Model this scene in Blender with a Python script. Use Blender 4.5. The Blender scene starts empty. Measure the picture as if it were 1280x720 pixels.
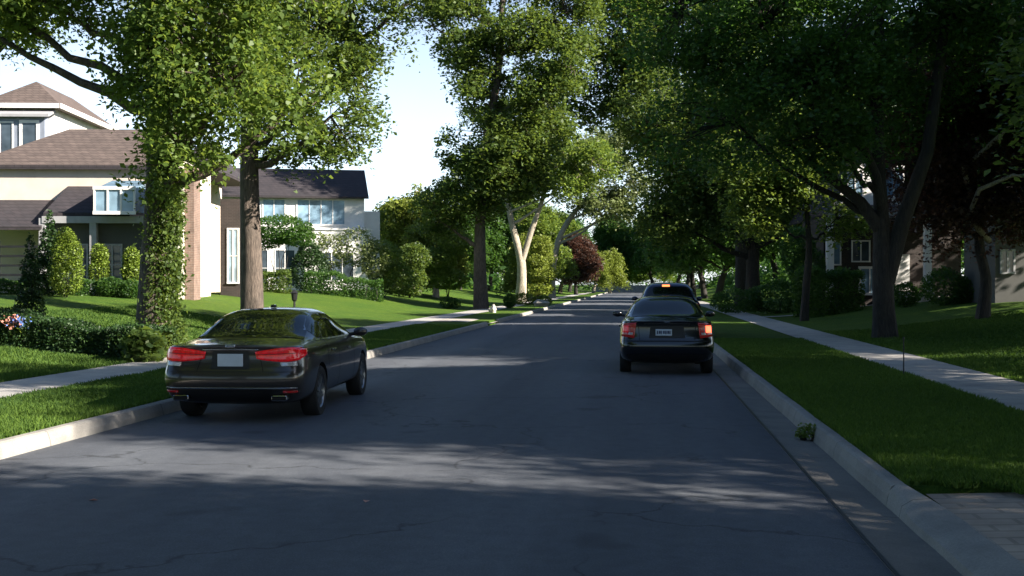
import bpy, bmesh, math, random
import numpy as np
from mathutils import Vector, Matrix
from mathutils.bvhtree import BVHTree
C = bpy.context.scene.collection
R = math.radians
PI = math.pi
random.seed(4)
A = R(5.97)
CH = 1.68
SINA, COSA = math.sin(A), math.cos(A)

def at(px, D, z=0.0):
    """world point seen in photo column px at depth D"""
    t = (px - 640) / 1500
    return Vector((D * (-SINA + t * COSA), D * (COSA + t * SINA), z))
def zof(py, D):
    return CH - (py - 356) * D / 1500

def ss(a, b, x):
    t = np.clip((np.asarray(x, float) - a) / (b - a), 0, 1)
    return t * t * (3 - 2 * t)
KL, KR, SEAM = -6.1, 1.89, 1.49
def ground_z(X, Y):
    X = np.asarray(X, float); Y = np.asarray(Y, float)
    left = .15 + 1.15 * ss(-9.9, -21, X)
    right = .15 + .95 * ss(5.9, 15, X)
    z = np.where(X < -2, left, right)
    z = z + .03 * np.sin(X * .9 + Y * .23) * ss(9.9, 12, np.abs(X)) * (X < 0) + .03 * np.sin(Y * .31 + X) * ss(7, 9, X)
    return z
def gz(x, y): return float(ground_z(x, y))

# ------------------------------------------------------------------ materials
def new_mat(name):
    m = bpy.data.materials.new(name); m.use_nodes = True
    nt = m.node_tree; nt.nodes.clear()
    out = nt.nodes.new('ShaderNodeOutputMaterial')
    return m, nt, out
def N(nt, t, **kw):
    n = nt.nodes.new(t)
    for k, v in kw.items():
        if k.startswith('i_'):
            key = k[2:]
            n.inputs[int(key) if key.isdigit() else key.replace('_', ' ')].default_value = v
        else: setattr(n, k, v)
    return n
def L(nt, a, b): nt.links.new(a, b)
def ramp(nt, src, stops):
    r = nt.nodes.new('ShaderNodeValToRGB')
    e = r.color_ramp.elements
    while len(e) < len(stops): e.new(.5)
    for k, (p, c) in enumerate(stops):
        e[k].position = p; e[k].color = (*c, 1) if len(c) == 3 else c
    L(nt, src, r.inputs[0]); return r.outputs[0]
def tcoord(nt, scale=(1, 1, 1), kind='Object'):
    tc = N(nt, 'ShaderNodeTexCoord'); mp = N(nt, 'ShaderNodeMapping'); mp.inputs['Scale'].default_value = scale
    L(nt, tc.outputs[kind], mp.inputs[0]); return mp.outputs[0]
def noise(nt, vec, scale, detail=6, rough=.6):
    n = N(nt, 'ShaderNodeTexNoise'); n.inputs['Scale'].default_value = scale
    n.inputs['Detail'].default_value = detail; n.inputs['Roughness'].default_value = rough
    L(nt, vec, n.inputs['Vector']); return n.outputs[0]
def mixc(nt, f, a, b, blend='MIX'):
    m = N(nt, 'ShaderNodeMix', data_type='RGBA', blend_type=blend)
    for s, v in ((0, f), (6, a), (7, b)):
        if hasattr(v, 'is_output'): L(nt, v, m.inputs[s])
        else: m.inputs[s].default_value = v if s == 0 else (*v, 1)
    return m.outputs[2]
def bump(nt, h, strength, dist=.02):
    b = N(nt, 'ShaderNodeBump'); b.inputs['Strength'].default_value = strength; b.inputs['Distance'].default_value = dist
    L(nt, h, b.inputs['Height']); return b.outputs[0]

def simple(name, col, rough=.6, metal=0, var=.25, nscale=3, bumps=0, bscale=40, coat=0, spec=.5, emit=None, es=0, stretch=(1, 1, 1)):
    m, nt, out = new_mat(name)
    p = N(nt, 'ShaderNodeBsdfPrincipled')
    v = tcoord(nt, stretch)
    n = noise(nt, v, nscale)
    c = ramp(nt, n, [(.3, tuple(x * (1 - var) for x in col)), (.7, tuple(min(1, x * (1 + var)) for x in col))])
    L(nt, c, p.inputs['Base Color'])
    p.inputs['Roughness'].default_value = rough; p.inputs['Metallic'].default_value = metal
    p.inputs['Coat Weight'].default_value = coat; p.inputs['Coat Roughness'].default_value = .04
    p.inputs['Specular IOR Level'].default_value = spec
    if bumps:
        L(nt, bump(nt, noise(nt, v, bscale), bumps), p.inputs['Normal'])
    if emit:
        p.inputs['Emission Color'].default_value = (*emit, 1); p.inputs['Emission Strength'].default_value = es
    L(nt, p.outputs[0], out.inputs[0]); return m

def asphalt():
    m, nt, out = new_mat('asphalt'); p = N(nt, 'ShaderNodeBsdfPrincipled')
    v = tcoord(nt); vs = tcoord(nt, (1, .12, 1))
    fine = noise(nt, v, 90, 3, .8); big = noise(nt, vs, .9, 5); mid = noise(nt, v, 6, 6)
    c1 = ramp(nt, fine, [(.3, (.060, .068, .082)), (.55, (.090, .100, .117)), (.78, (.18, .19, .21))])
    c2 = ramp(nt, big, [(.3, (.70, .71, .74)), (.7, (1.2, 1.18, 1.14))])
    c3 = ramp(nt, mid, [(.3, (.86, .86, .86)), (.7, (1.1, 1.1, 1.1))])
    c = mixc(nt, 1.0, mixc(nt, 1.0, c1, c2, 'MULTIPLY'), c3, 'MULTIPLY')
    vo = N(nt, 'ShaderNodeTexVoronoi', feature='DISTANCE_TO_EDGE'); vo.inputs['Scale'].default_value = .33
    wv = N(nt, 'ShaderNodeVectorMath', operation='ADD'); nz = N(nt, 'ShaderNodeTexNoise'); nz.inputs['Scale'].default_value = 1.6; nz.inputs['Detail'].default_value = 5
    L(nt, v, nz.inputs['Vector']); L(nt, v, wv.inputs[0]); L(nt, nz.outputs['Color'], wv.inputs[1]); L(nt, wv.outputs[0], vo.inputs['Vector'])
    crack = ramp(nt, vo.outputs['Distance'], [(0.0, (.38, .38, .38)), (.009, (1, 1, 1))])
    gate = ramp(nt, noise(nt, v, .35, 2), [(.44, (0, 0, 0)), (.5, (1, 1, 1))])
    c = mixc(nt, gate, c, mixc(nt, 1.0, c, crack, 'MULTIPLY'))
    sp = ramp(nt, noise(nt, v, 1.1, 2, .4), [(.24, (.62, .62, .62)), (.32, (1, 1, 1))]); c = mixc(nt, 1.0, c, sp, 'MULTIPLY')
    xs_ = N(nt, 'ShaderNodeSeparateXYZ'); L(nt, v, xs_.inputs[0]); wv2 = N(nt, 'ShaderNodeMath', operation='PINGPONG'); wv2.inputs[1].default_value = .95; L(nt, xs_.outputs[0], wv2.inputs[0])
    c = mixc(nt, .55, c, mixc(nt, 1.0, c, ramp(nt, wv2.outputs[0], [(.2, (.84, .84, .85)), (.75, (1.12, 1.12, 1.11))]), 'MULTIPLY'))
    L(nt, c, p.inputs['Base Color']); p.inputs['Roughness'].default_value = .78
    L(nt, bump(nt, fine, .5, .006), p.inputs['Normal'])
    L(nt, p.outputs[0], out.inputs[0]); return m
def concrete(name, col, joint=0.0, jaxis='Y'):
    m, nt, out = new_mat(name); p = N(nt, 'ShaderNodeBsdfPrincipled')
    v = tcoord(nt); fine = noise(nt, v, 70, 4, .75); big = noise(nt, v, 1.3, 7, .7)
    c = mixc(nt, 1.0, ramp(nt, fine, [(.3, tuple(x * .75 for x in col)), (.7, tuple(x * 1.15 for x in col))]),
             ramp(nt, big, [(.25, (.62, .62, .63)), (.6, (1.05, 1.03, 1))]), 'MULTIPLY')
    if joint:
        sp = N(nt, 'ShaderNodeSeparateXYZ'); tc = N(nt, 'ShaderNodeTexCoord'); L(nt, tc.outputs['Object'], sp.inputs[0])
        md = N(nt, 'ShaderNodeMath', operation='PINGPONG'); md.inputs[1].default_value = joint / 2; L(nt, sp.outputs[jaxis], md.inputs[0])
        f = ramp(nt, md.outputs[0], [(0, (.3, .3, .3)), (.012, (1, 1, 1))])
        c = mixc(nt, 1.0, c, f, 'MULTIPLY')
    L(nt, c, p.inputs['Base Color']); p.inputs['Roughness'].default_value = .85
    L(nt, bump(nt, fine, .3, .006), p.inputs['Normal'])
    L(nt, p.outputs[0], out.inputs[0]); return m
def brickmat(name, c1, c2, mortar, w=.22, h=.07, flat=False, rough=.85):
    m, nt, out = new_mat(name); p = N(nt, 'ShaderNodeBsdfPrincipled')
    tc = N(nt, 'ShaderNodeTexCoord'); sp = N(nt, 'ShaderNodeSeparateXYZ'); L(nt, tc.outputs['Object'], sp.inputs[0])
    cb = N(nt, 'ShaderNodeCombineXYZ')
    if flat: L(nt, sp.outputs[0], cb.inputs[0]); L(nt, sp.outputs[1], cb.inputs[1])
    else:
        ad = N(nt, 'ShaderNodeMath', operation='ADD'); L(nt, sp.outputs[0], ad.inputs[0]); L(nt, sp.outputs[1], ad.inputs[1])
        L(nt, ad.outputs[0], cb.inputs[0]); L(nt, sp.outputs[2], cb.inputs[1])
    b = N(nt, 'ShaderNodeTexBrick'); L(nt, cb.outputs[0], b.inputs['Vector'])
    b.inputs['Color1'].default_value = (*c1, 1); b.inputs['Color2'].default_value = (*c2, 1); b.inputs['Mortar'].default_value = (*mortar, 1)
    b.inputs['Scale'].default_value = 1; b.inputs['Brick Width'].default_value = w; b.inputs['Row Height'].default_value = h
    b.inputs['Mortar Size'].default_value = h * .09; b.inputs['Bias'].default_value = 0
    n = noise(nt, tc.outputs['Object'], 2.5, 6)
    c = mixc(nt, 1.0, b.outputs[0], ramp(nt, n, [(.3, (.7, .7, .7)), (.7, (1.15, 1.15, 1.15))]), 'MULTIPLY')
    L(nt, c, p.inputs['Base Color']); p.inputs['Roughness'].default_value = rough
    L(nt, bump(nt, b.outputs[1], -.4, .01), p.inputs['Normal'])
    L(nt, p.outputs[0], out.inputs[0]); return m
def leafmat(name, dark, light, trans, tw=.32, rough=.5):
    m, nt, out = new_mat(name)
    at_ = N(nt, 'ShaderNodeAttribute', attribute_name='tint')
    c = ramp(nt, at_.outputs['Fac'], [(0, dark), (.6, tuple((a + b) / 2 for a, b in zip(dark, light))), (1, light)])
    p = N(nt, 'ShaderNodeBsdfPrincipled'); L(nt, c, p.inputs['Base Color']); p.inputs['Roughness'].default_value = rough
    p.inputs['Specular IOR Level'].default_value = .35
    t = N(nt, 'ShaderNodeBsdfTranslucent'); tcn = mixc(nt, .55, c, trans); L(nt, tcn, t.inputs[0])
    mx = N(nt, 'ShaderNodeMixShader'); mx.inputs[0].default_value = tw
    L(nt, p.outputs[0], mx.inputs[1]); L(nt, t.outputs[0], mx.inputs[2]); L(nt, mx.outputs[0], out.inputs[0]); return m
def barkmat(name, a, b):
    m, nt, out = new_mat(name); p = N(nt, 'ShaderNodeBsdfPrincipled')
    v = tcoord(nt, (1, 1, .18)); n = noise(nt, v, 22, 8, .7); n2 = noise(nt, tcoord(nt), 1.4, 4)
    c = mixc(nt, 1.0, ramp(nt, n, [(.32, a), (.62, b)]), ramp(nt, n2, [(.3, (.7, .72, .7)), (.7, (1.2, 1.15, 1.1))]), 'MULTIPLY')
    L(nt, c, p.inputs['Base Color']); p.inputs['Roughness'].default_value = .9
    L(nt, bump(nt, n, 1.0, .05), p.inputs['Normal']); L(nt, p.outputs[0], out.inputs[0]); return m
def grassground():
    m, nt, out = new_mat('lawn_grass'); p = N(nt, 'ShaderNodeBsdfPrincipled')
    v = tcoord(nt); fine = noise(nt, v, 45, 5, .8); big = noise(nt, v, .5, 5); mid = noise(nt, v, 4, 5)
    c = ramp(nt, fine, [(.25, (.014, .042, .006)), (.48, (.055, .112, .014)), (.75, (.115, .18, .026))])
    c = mixc(nt, 1.0, c, ramp(nt, big, [(.3, (.7, .85, .8)), (.7, (1.3, 1.12, 1.0))]), 'MULTIPLY')
    c = mixc(nt, 1.0, c, ramp(nt, mid, [(.3, (.75, .8, .8)), (.7, (1.2, 1.15, 1))]), 'MULTIPLY')
    L(nt, c, p.inputs['Base Color']); p.inputs['Roughness'].default_value = .9; p.inputs['Specular IOR Level'].default_value = .15
    L(nt, bump(nt, fine, .9, .04), p.inputs['Normal']); L(nt, p.outputs[0], out.inputs[0]); return m
def glassmat(name, col=(.02, .025, .03), rough=.03):
    m, nt, out = new_mat(name); p = N(nt, 'ShaderNodeBsdfPrincipled')
    n = noise(nt, tcoord(nt), 1.2, 2)
    L(nt, ramp(nt, n, [(.35, tuple(x * .6 for x in col)), (.7, tuple(x * 1.4 for x in col))]), p.inputs['Base Color'])
    p.inputs['Roughness'].default_value = rough; p.inputs['Specular IOR Level'].default_value = .9
    L(nt, p.outputs[0], out.inputs[0]); return m

M = dict(
    asphalt=asphalt(), concrete=concrete('kerb_concrete', (.30, .29, .27), 3.0), gutter=concrete('gutter_concrete', (.20, .19, .175), 3.0),
    walk=concrete('sidewalk_concrete', (.42, .41, .39), 1.5), drive=concrete('driveway_concrete', (.42, .39, .34)),
    pavers=brickmat('driveway_pavers', (.42, .34, .27), (.38, .31, .25), (.29, .24, .19), .42, .20, flat=True),
    grass=grassground(), soil=simple('soil', (.035, .028, .02), .95, bumps=.6),
    blade=leafmat('grass_blades', (.014, .050, .008), (.125, .205, .026), (.17, .32, .03), .34, .8),
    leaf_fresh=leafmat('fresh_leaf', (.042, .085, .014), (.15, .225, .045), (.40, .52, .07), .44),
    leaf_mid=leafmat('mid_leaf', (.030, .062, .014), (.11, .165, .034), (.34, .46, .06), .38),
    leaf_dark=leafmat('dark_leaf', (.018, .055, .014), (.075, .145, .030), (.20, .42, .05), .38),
    leaf_lime=leafmat('lime_leaf', (.09, .13, .016), (.26, .31, .05), (.36, .44, .07), .36),
    leaf_pale=leafmat('pale_leaf', (.10, .14, .05), (.28, .32, .13), (.3, .38, .1), .36),
    leaf_copper=leafmat('copper_leaf', (.028, .016, .012), (.095, .056, .038), (.28, .11, .07), .3),
    needle=leafmat('evergreen_leaf', (.012, .034, .010), (.04, .085, .02), (.06, .13, .02), .15),
    cedar=leafmat('yellow_cedar_leaf', (.07, .12, .012), (.19, .26, .03), (.25, .35, .04), .2),
    bark=barkmat('grey_bark', (.035, .028, .023), (.15, .12, .10)),
    bark_dark=barkmat('dark_bark', (.012, .011, .010), (.045, .040, .034)),
    bark_pale=barkmat('pale_bark', (.20, .17, .13), (.48, .43, .35)),
    paint_grey=simple('charcoal_car_paint', (.050, .044, .041), .28, .5, .05, coat=1.0),
    paint_black=simple('black_car_paint', (.006, .007, .009), .2, .2, .05, coat=1.0),
    paint_sky_tint=simple('sky_tinted_car_paint', (.012, .018, .05), .2, .3, .05, coat=1.0),  # sky reflected on the dark roof is put into the paint as blue
    trim=simple('black_plastic_trim', (.012, .012, .013), .45), rubber=simple('tyre_rubber', (.014, .014, .015), .8, bumps=.2),
    chrome=simple('chrome_trim', (.55, .56, .58), .18, 1, .1), alloy=simple('alloy_rim', (.28, .29, .30), .32, .9, .15),
    glass=glassmat('tinted_car_glass', (.010, .014, .012)), houseglass=glassmat('house_window_glass', (.06, .08, .10), .06),
    blueglass=glassmat('pale_window_glass', (.22, .34, .44), .12),
    red=simple('red_lamp_lens', (.42, .004, .010), .2, 0, .75, 22, coat=1, emit=(1, .01, .02), es=.05),
    redon=simple('lit_brake_lamp', (.7, .05, .03), .2, 0, .1, emit=(1, .12, .05), es=1.2),
    reddim=simple('dark_red_lens', (.25, .012, .012), .2, 0, .3, 30, coat=1, emit=(1, .03, .02), es=.012),
    orangeon=simple('lit_high_brake_lamp', (.8, .2, .05), .3, 0, .1, emit=(1, .22, .06), es=1.0),
    lens=simple('clear_lamp_lens', (.55, .55, .55), .15, .3, .2, 30, coat=1),
    plate=simple('white_plate', (.55, .62, .70), .4, 0, .06, 8), mark=simple('plate_marks', (.05, .06, .12), .5),
    stucco=simple('cream_stucco', (.68, .57, .48), .9, 0, .10, 1.2, .3, 60), white=simple('white_house_paint', (.74, .73, .70), .7, 0, .06, 2),
    cream=simple('cream_siding', (.72, .66, .55), .8, 0, .06, 2), grey_trim=simple('grey_trim', (.34, .34, .35), .6, 0, .1, 4),
    bluewall=simple('blue_grey_siding', (.22, .25, .31), .8, 0, .12, 3),
    shingle=brickmat('brown_shingles', (.125, .094, .080), (.098, .074, .063), (.05, .036, .03), .35, .16),
    slate=brickmat('dark_shingles', (.042, .034, .038), (.030, .026, .030), (.015, .013, .015), .35, .16),
    brick=brickmat('red_brown_brick', (.22, .14, .11), (.17, .11, .09), (.28, .24, .20)),
    darkbrick=brickmat('dark_brick', (.045, .032, .028), (.034, .026, .023), (.06, .055, .05)),
    greywall=simple('grey_stucco', (.085, .085, .08), .9, 0, .12, 1.5, .3, 50),
    fence=simple('dark_iron', (.02, .02, .022), .5), post=simple('grey_painted_metal', (.22, .24, .28), .5),
    stone=simple('pale_stone', (.45, .42, .36), .85, 0, .3, 6, .6, 20), stonewall=brickmat('grey_stone_wall', (.42, .40, .38), (.30, .29, .28), (.16, .15, .14), .6, .28),
    flower_b=simple('blue_petals', (.12, .22, .55), .6), flower_p=simple('pink_petals', (.55, .25, .18), .6), shade_black=simple('wheel_arch_black', (.004, .004, .004), .9))

# ------------------------------------------------------------------ mesh helpers
def link(o, parent=None):
    C.objects.link(o)
    if parent: o.parent = parent
    return o
def tag(o, label=None, cat=None, group=None, kind=None):
    if label: o['label'] = label
    if cat: o['category'] = cat
    if group: o['group'] = group
    if kind: o['kind'] = kind
    return o
def empty(name, loc=(0, 0, 0), rz=0):
    o = bpy.data.objects.new(name, None); o.location = loc; o.rotation_euler.z = rz; o.empty_display_size = .2
    return link(o)
def copy_tree(o, parent=None):
    c = o.copy(); C.objects.link(c)
    if parent: c.parent = parent
    for ch in list(o.children): copy_tree(ch, c)
    return c
class MB:
    def __init__(s): s.v = []; s.f = []
    def add(s, vs, fs):
        b = len(s.v); s.v += [tuple(v) for v in vs]; s.f += [tuple(b + i for i in f) for f in fs]; return s
    def box(s, x0, x1, y0, y1, z0, z1, mtx=None):
        vs = [Vector(p) for p in ((x0, y0, z0), (x1, y0, z0), (x1, y1, z0), (x0, y1, z0), (x0, y0, z1), (x1, y0, z1), (x1, y1, z1), (x0, y1, z1))]
        if mtx: vs = [mtx @ v for v in vs]
        return s.add(vs, [(0, 3, 2, 1), (4, 5, 6, 7), (0, 1, 5, 4), (1, 2, 6, 5), (2, 3, 7, 6), (3, 0, 4, 7)])
    def tube(s, pts, rad, seg=8, cap=True, flare=None):
        pts = [Vector(p) for p in pts]; n = len(pts); vs = []; up0 = None
        for i, p in enumerate(pts):
            d = (pts[min(i + 1, n - 1)] - pts[max(i - 1, 0)])
            d = d.normalized() if d.length > 1e-9 else Vector((0, 0, 1))
            if up0 is None: up0 = Vector((1, 0, 0)) if abs(d.x) < .8 else Vector((0, 1, 0))
            x = (up0 - d * up0.dot(d)).normalized(); y = d.cross(x); up0 = x
            for k in range(seg):
                a = 2 * PI * k / seg; r = rad[i] * (flare(i, a) if flare else 1)
                vs.append(p + x * math.cos(a) * r + y * math.sin(a) * r)
        fs = []
        for i in range(n - 1):
            for k in range(seg):
                k2 = (k + 1) % seg
                fs.append((i * seg + k, i * seg + k2, (i + 1) * seg + k2, (i + 1) * seg + k))
        if cap: fs.append(tuple(range(seg - 1, -1, -1))); fs.append(tuple((n - 1) * seg + k for k in range(seg)))
        return s.add(vs, fs)
    def build(s, name, mat, parent=None, smooth=False, bevel=0, loc=None):
        me = bpy.data.meshes.new(name); me.from_pydata(s.v, [], s.f); me.update()
        me.materials.append(mat)
        if smooth:
            me.polygons.foreach_set('use_smooth', [True] * len(me.polygons)); me.set_sharp_from_angle(angle=R(50))
        o = bpy.data.objects.new(name, me); link(o, parent)
        if loc: o.location = loc
        if bevel:
            b = o.modifiers.new('bevel', 'BEVEL'); b.width = bevel; b.segments = 2; b.limit_method = 'ANGLE'
        return o
def npmesh(name, V, F4, mat, parent=None, tint=None, smooth=False):
    me = bpy.data.meshes.new(name); nv = len(V); nf, k = F4.shape
    me.vertices.add(nv); me.vertices.foreach_set('co', np.ascontiguousarray(V, np.float32).ravel())
    me.loops.add(nf * k); me.loops.foreach_set('vertex_index', np.ascontiguousarray(F4, np.int32).ravel())
    me.polygons.add(nf); me.polygons.foreach_set('loop_start', np.arange(0, nf * k, k, dtype=np.int32))
    try: me.polygons.foreach_set('loop_total', np.full(nf, k, np.int32))
    except Exception: pass
    if tint is not None:
        a = me.attributes.new('tint', 'FLOAT', 'POINT'); a.data.foreach_set('value', np.ascontiguousarray(tint, np.float32))
    me.update(calc_edges=True)
    if smooth: me.polygons.foreach_set('use_smooth', np.ones(nf, bool))
    me.materials.append(mat)
    o = bpy.data.objects.new(name, me); return link(o, parent)

# ------------------------------------------------------------------ ground
def sheet(name, x0, x1, y0, y1, z, mat, nx=2, ny=2, zf=None, label=None):
    xs = np.linspace(x0, x1, nx); ys = np.linspace(y0, y1, ny)
    X, Y = np.meshgrid(xs, ys, indexing='ij'); Z = np.full_like(X, z) if zf is None else zf(X, Y)
    V = np.stack([X, Y, Z], -1).reshape(-1, 3); I = np.arange(nx * ny).reshape(nx, ny)
    F = np.stack([I[:-1, :-1], I[1:, :-1], I[1:, 1:], I[:-1, 1:]], -1).reshape(-1, 4)
    o = npmesh(name, V, F, mat, smooth=True); o['kind'] = 'structure'; return o
xs = np.array([-2500, -600, -200] + list(np.arange(-100, -30, 5)) + list(np.arange(-30, -6.4, .5)) + [KL - .15, KL - .10, -3, 0, KR + .11, KR + .16] + list(np.arange(2.5, 30, .5)) + list(np.arange(30, 101, 5)) + [200, 600, 2500], float)
ys = np.array([-2500, -600, -150] + list(np.arange(-60, 0, 4)) + list(np.arange(0, 9, 1.)) + [9.34, 9.42] + list(np.arange(10, 90, 1.)) + list(np.arange(90, 300, 5)) + [400, 800, 2500], float)
X, Y = np.meshgrid(xs, ys, indexing='ij'); Z = ground_z(X, Y) - .005
Z = np.where((X > KL - .12) & (X < KR + .14), -.06, Z)
Z = np.where((X > KR + .12) & (X < 30) & (Y < 9.38) & (Y > 1.5), Z - .14, Z)
I = np.arange(X.size).reshape(X.shape)
F = np.stack([I[:-1, :-1], I[1:, :-1], I[1:, 1:], I[:-1, 1:]], -1).reshape(-1, 4)
g = npmesh('lawn_ground', np.stack([X, Y, Z], -1).reshape(-1, 3), F, M['grass'], smooth=False); g['kind'] = 'structure'
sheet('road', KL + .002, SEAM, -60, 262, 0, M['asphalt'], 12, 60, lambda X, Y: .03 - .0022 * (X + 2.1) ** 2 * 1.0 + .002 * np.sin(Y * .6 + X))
sheet('gutter', SEAM - .02, KR + .01, -60, 262, 0, M['gutter'], 3, 60, lambda X, Y: .004 + (SEAM - X) * .06 + .0)
mb = MB(); mb.box(SEAM - .012, SEAM + .012, -60, 262, -.05, .012); s = mb.build('gutter_joint', M['trim']); s['kind'] = 'structure'
def kerb(name, x, side, gaps=()):
    prof = [(0, -.05), (.018, .06), (.045, .135), (.075, .15), (.15, .153), (.15, -.05)]
    mb = MB(); segs = []; y = -60.
    for a, b in gaps: segs.append((y, a)); y = b
    segs.append((y, 262))
    for a, b in segs:
        n = max(2, int((b - a) / 1.5)); yy = [a + (b - a) * i / n for i in range(n + 1)]
        vs = []; fs = []
        for i, yv in enumerate(yy):
            w = .006 * math.sin(yv * 1.7) + .004 * math.sin(yv * 4.1)
            end = min(yv - a, b - yv) if gaps else 9
            for (u, z) in prof: vs.append((x + side * (u + w), yv, z))
        k = len(prof)
        for i in range(n):
            for j in range(k - 1): fs.append((i * k + j, i * k + j + 1, (i + 1) * k + j + 1, (i + 1) * k + j))
        fs.append(tuple(range(k))); fs.append(tuple(n * k + j for j in range(k - 1, -1, -1)))
        mb.add(vs, fs)
    o = mb.build(name, M['concrete']); o['kind'] = 'structure'; return o
kerb('kerb_right', KR, 1, ((2.0, 9.45),)); kerb('kerb_left', KL, -1, ((49, 53),))
# dropped kerb at the paved driveway entrance
mb = MB(); n = 70; vs = []; fs = []
lo = [(0, -.04), (.02, .03), (.14, .075), (.30, .092), (.30, -.05)]; hi = [(0, -.05), (.03, .10), (.075, .15), (.152, .153), (.152, -.05)]
for i in range(n + 1):
    y = 2 + 7.44 * i / n; e = min(1, min(y - 2, 9.44 - y) / .9); e = e * e * (3 - 2 * e)
    for (ul, zl), (uh, zh) in zip(lo, hi): vs.append((KR + uh + (ul - uh) * e + .004 * math.sin(y * 5), y, zh + (zl - zh) * e))
for i in range(n):
    for j in range(4): fs.append((i * 5 + j, i * 5 + j + 1, i * 5 + j + 6, i * 5 + j + 5))
fs += [tuple(range(5)), tuple(n * 5 + j for j in range(4, -1, -1))]
mb.add(vs, fs); o = mb.build('dropped_kerb', M['concrete'], smooth=True); o['kind'] = 'structure'
sheet('sidewalk_left', -9.85, -8.45, -60, 240, 0, M['walk'], 4, 150, lambda X, Y: ground_z(X, Y) + .012)
sheet('sidewalk_right', 4.55, 5.95, -60, 240, 0, M['walk'], 4, 150, lambda X, Y: ground_z(X, Y) + .012)
sheet('paved_driveway', KR + .288, 14, 1.9, 9.41, 0, M['pavers'], 20, 10, lambda X, Y: ground_z(X, Y) * (.46 + .54 * ss(2.2, 4, X)) + .022 + ss(5.9, 6.2, X) * .01)
sheet('driveway_apron', -8.44, KL - .02, 49, 53, 0, M['drive'], 10, 8, lambda X, Y: ground_z(X, Y) * (1 - .75 * ss(-7.4, KL, X)) + .024)
def path(name, pts, w, mat, dz=.016):
    pts = [Vector(p) for p in pts]; V = []; n = len(pts)
    for i, p in enumerate(pts):
        d = (pts[min(i + 1, n - 1)] - pts[max(i - 1, 0)]).normalized(); q = Vector((-d.y, d.x, 0)) * w / 2
        for s_ in (-1, 0, 1):
            v = p + q * s_; V.append((v.x, v.y, gz(v.x, v.y) + dz))
    F = [(i * 3 + j, i * 3 + j + 1, i * 3 + j + 4, i * 3 + j + 3) for i in range(n - 1) for j in range(2)]
    o = npmesh(name, np.array(V), np.array(F), mat); o['kind'] = 'structure'
path('garden_path', [(5.9 + i * .35, 58 + i * .05, 0) for i in range(26)], 1.1, M['walk'])

# ------------------------------------------------------------------ leaves and trees
def quads(P, size, rng, flat=.6, droop=0., asp=.62):
    """P Nx3 leaf positions -> kite shaped folded leaves"""
    n = len(P); sz = size * rng.uniform(.42, 1.4, n)[:, None]
    d = rng.normal(size=(n, 3)); d[:, 2] = d[:, 2] * .5 - droop; d /= np.linalg.norm(d, axis=1)[:, None]
    up = rng.normal(size=(n, 3)) * (1 - flat) + np.array([0, 0, flat])
    s_ = np.cross(d, up); s_ /= np.linalg.norm(s_, axis=1)[:, None] + 1e-9
    nn = np.cross(s_, d)
    a = P - d * sz * .5; c = P + d * sz * .5
    b = P + s_ * sz * asp * .5 - d * sz * .08 + nn * sz * .12; e = P - s_ * sz * asp * .5 - d * sz * .08 + nn * sz * .12
    V = np.stack([a, b, c, e], 1).reshape(-1, 3); F = np.arange(n * 4).reshape(n, 4)
    return V, F
def lumpy(P, s, k): 
    return (np.sin(P[:, 0] * s + k) + np.sin(P[:, 1] * s * 1.13 + k * 2.1) + np.sin(P[:, 2] * s * 1.3 + k * .7) + .6 * np.sin((P[:, 0] + P[:, 2]) * s * 2.1 + k)) / 2.4
def lobe_clumps(lobes, dens, rng, gap=-.45, shell=.45):
    out = []
    for (cx, cy, cz, rx, ry, rz) in lobes:
        n = max(4, int(dens * (rx * ry * rz) ** (2 / 3.) * 4))
        d = rng.normal(size=(n, 3)); d /= np.linalg.norm(d, axis=1)[:, None]
        r = rng.uniform(shell ** 2, 1, n) ** .5
        P = np.array([cx, cy, cz]) + d * r[:, None] * np.array([rx, ry, rz])
        k = lumpy(P, 1.1, cx + cz) > gap; out.append(P[k])
    return np.concatenate(out)
def foliage(name, clumps, per, spread, size, mat, parent, rng, flat=.6, droop=.1, vz=.55, hang=0.):
    n = len(clumps); cs = rng.uniform(.65, 1.3, n)
    off = np.clip(rng.normal(size=(n, per, 3)), -1.45, 1.45) * spread * 1.08 * cs[:, None, None]
    off[:, :, 2] *= vz
    if hang: off[:, :, 2] -= hang * np.abs(rng.normal(size=(n, per))) * (off[:, :, 0] ** 2 + off[:, :, 1] ** 2) ** .5
    else: off[:, :, 2] -= .35 * (off[:, :, 0] ** 2 + off[:, :, 1] ** 2) / spread
    P = (clumps[:, None, :] + off).reshape(-1, 3)
    V, F = quads(P, size, rng, flat, droop)
    ct = rng.uniform(0, 1, n); t = (ct[:, None] * .45 + rng.uniform(0, 1, (n, per)) * .55).ravel()
    return npmesh(name, V, F, mat, parent, np.repeat(t, 4))
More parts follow.
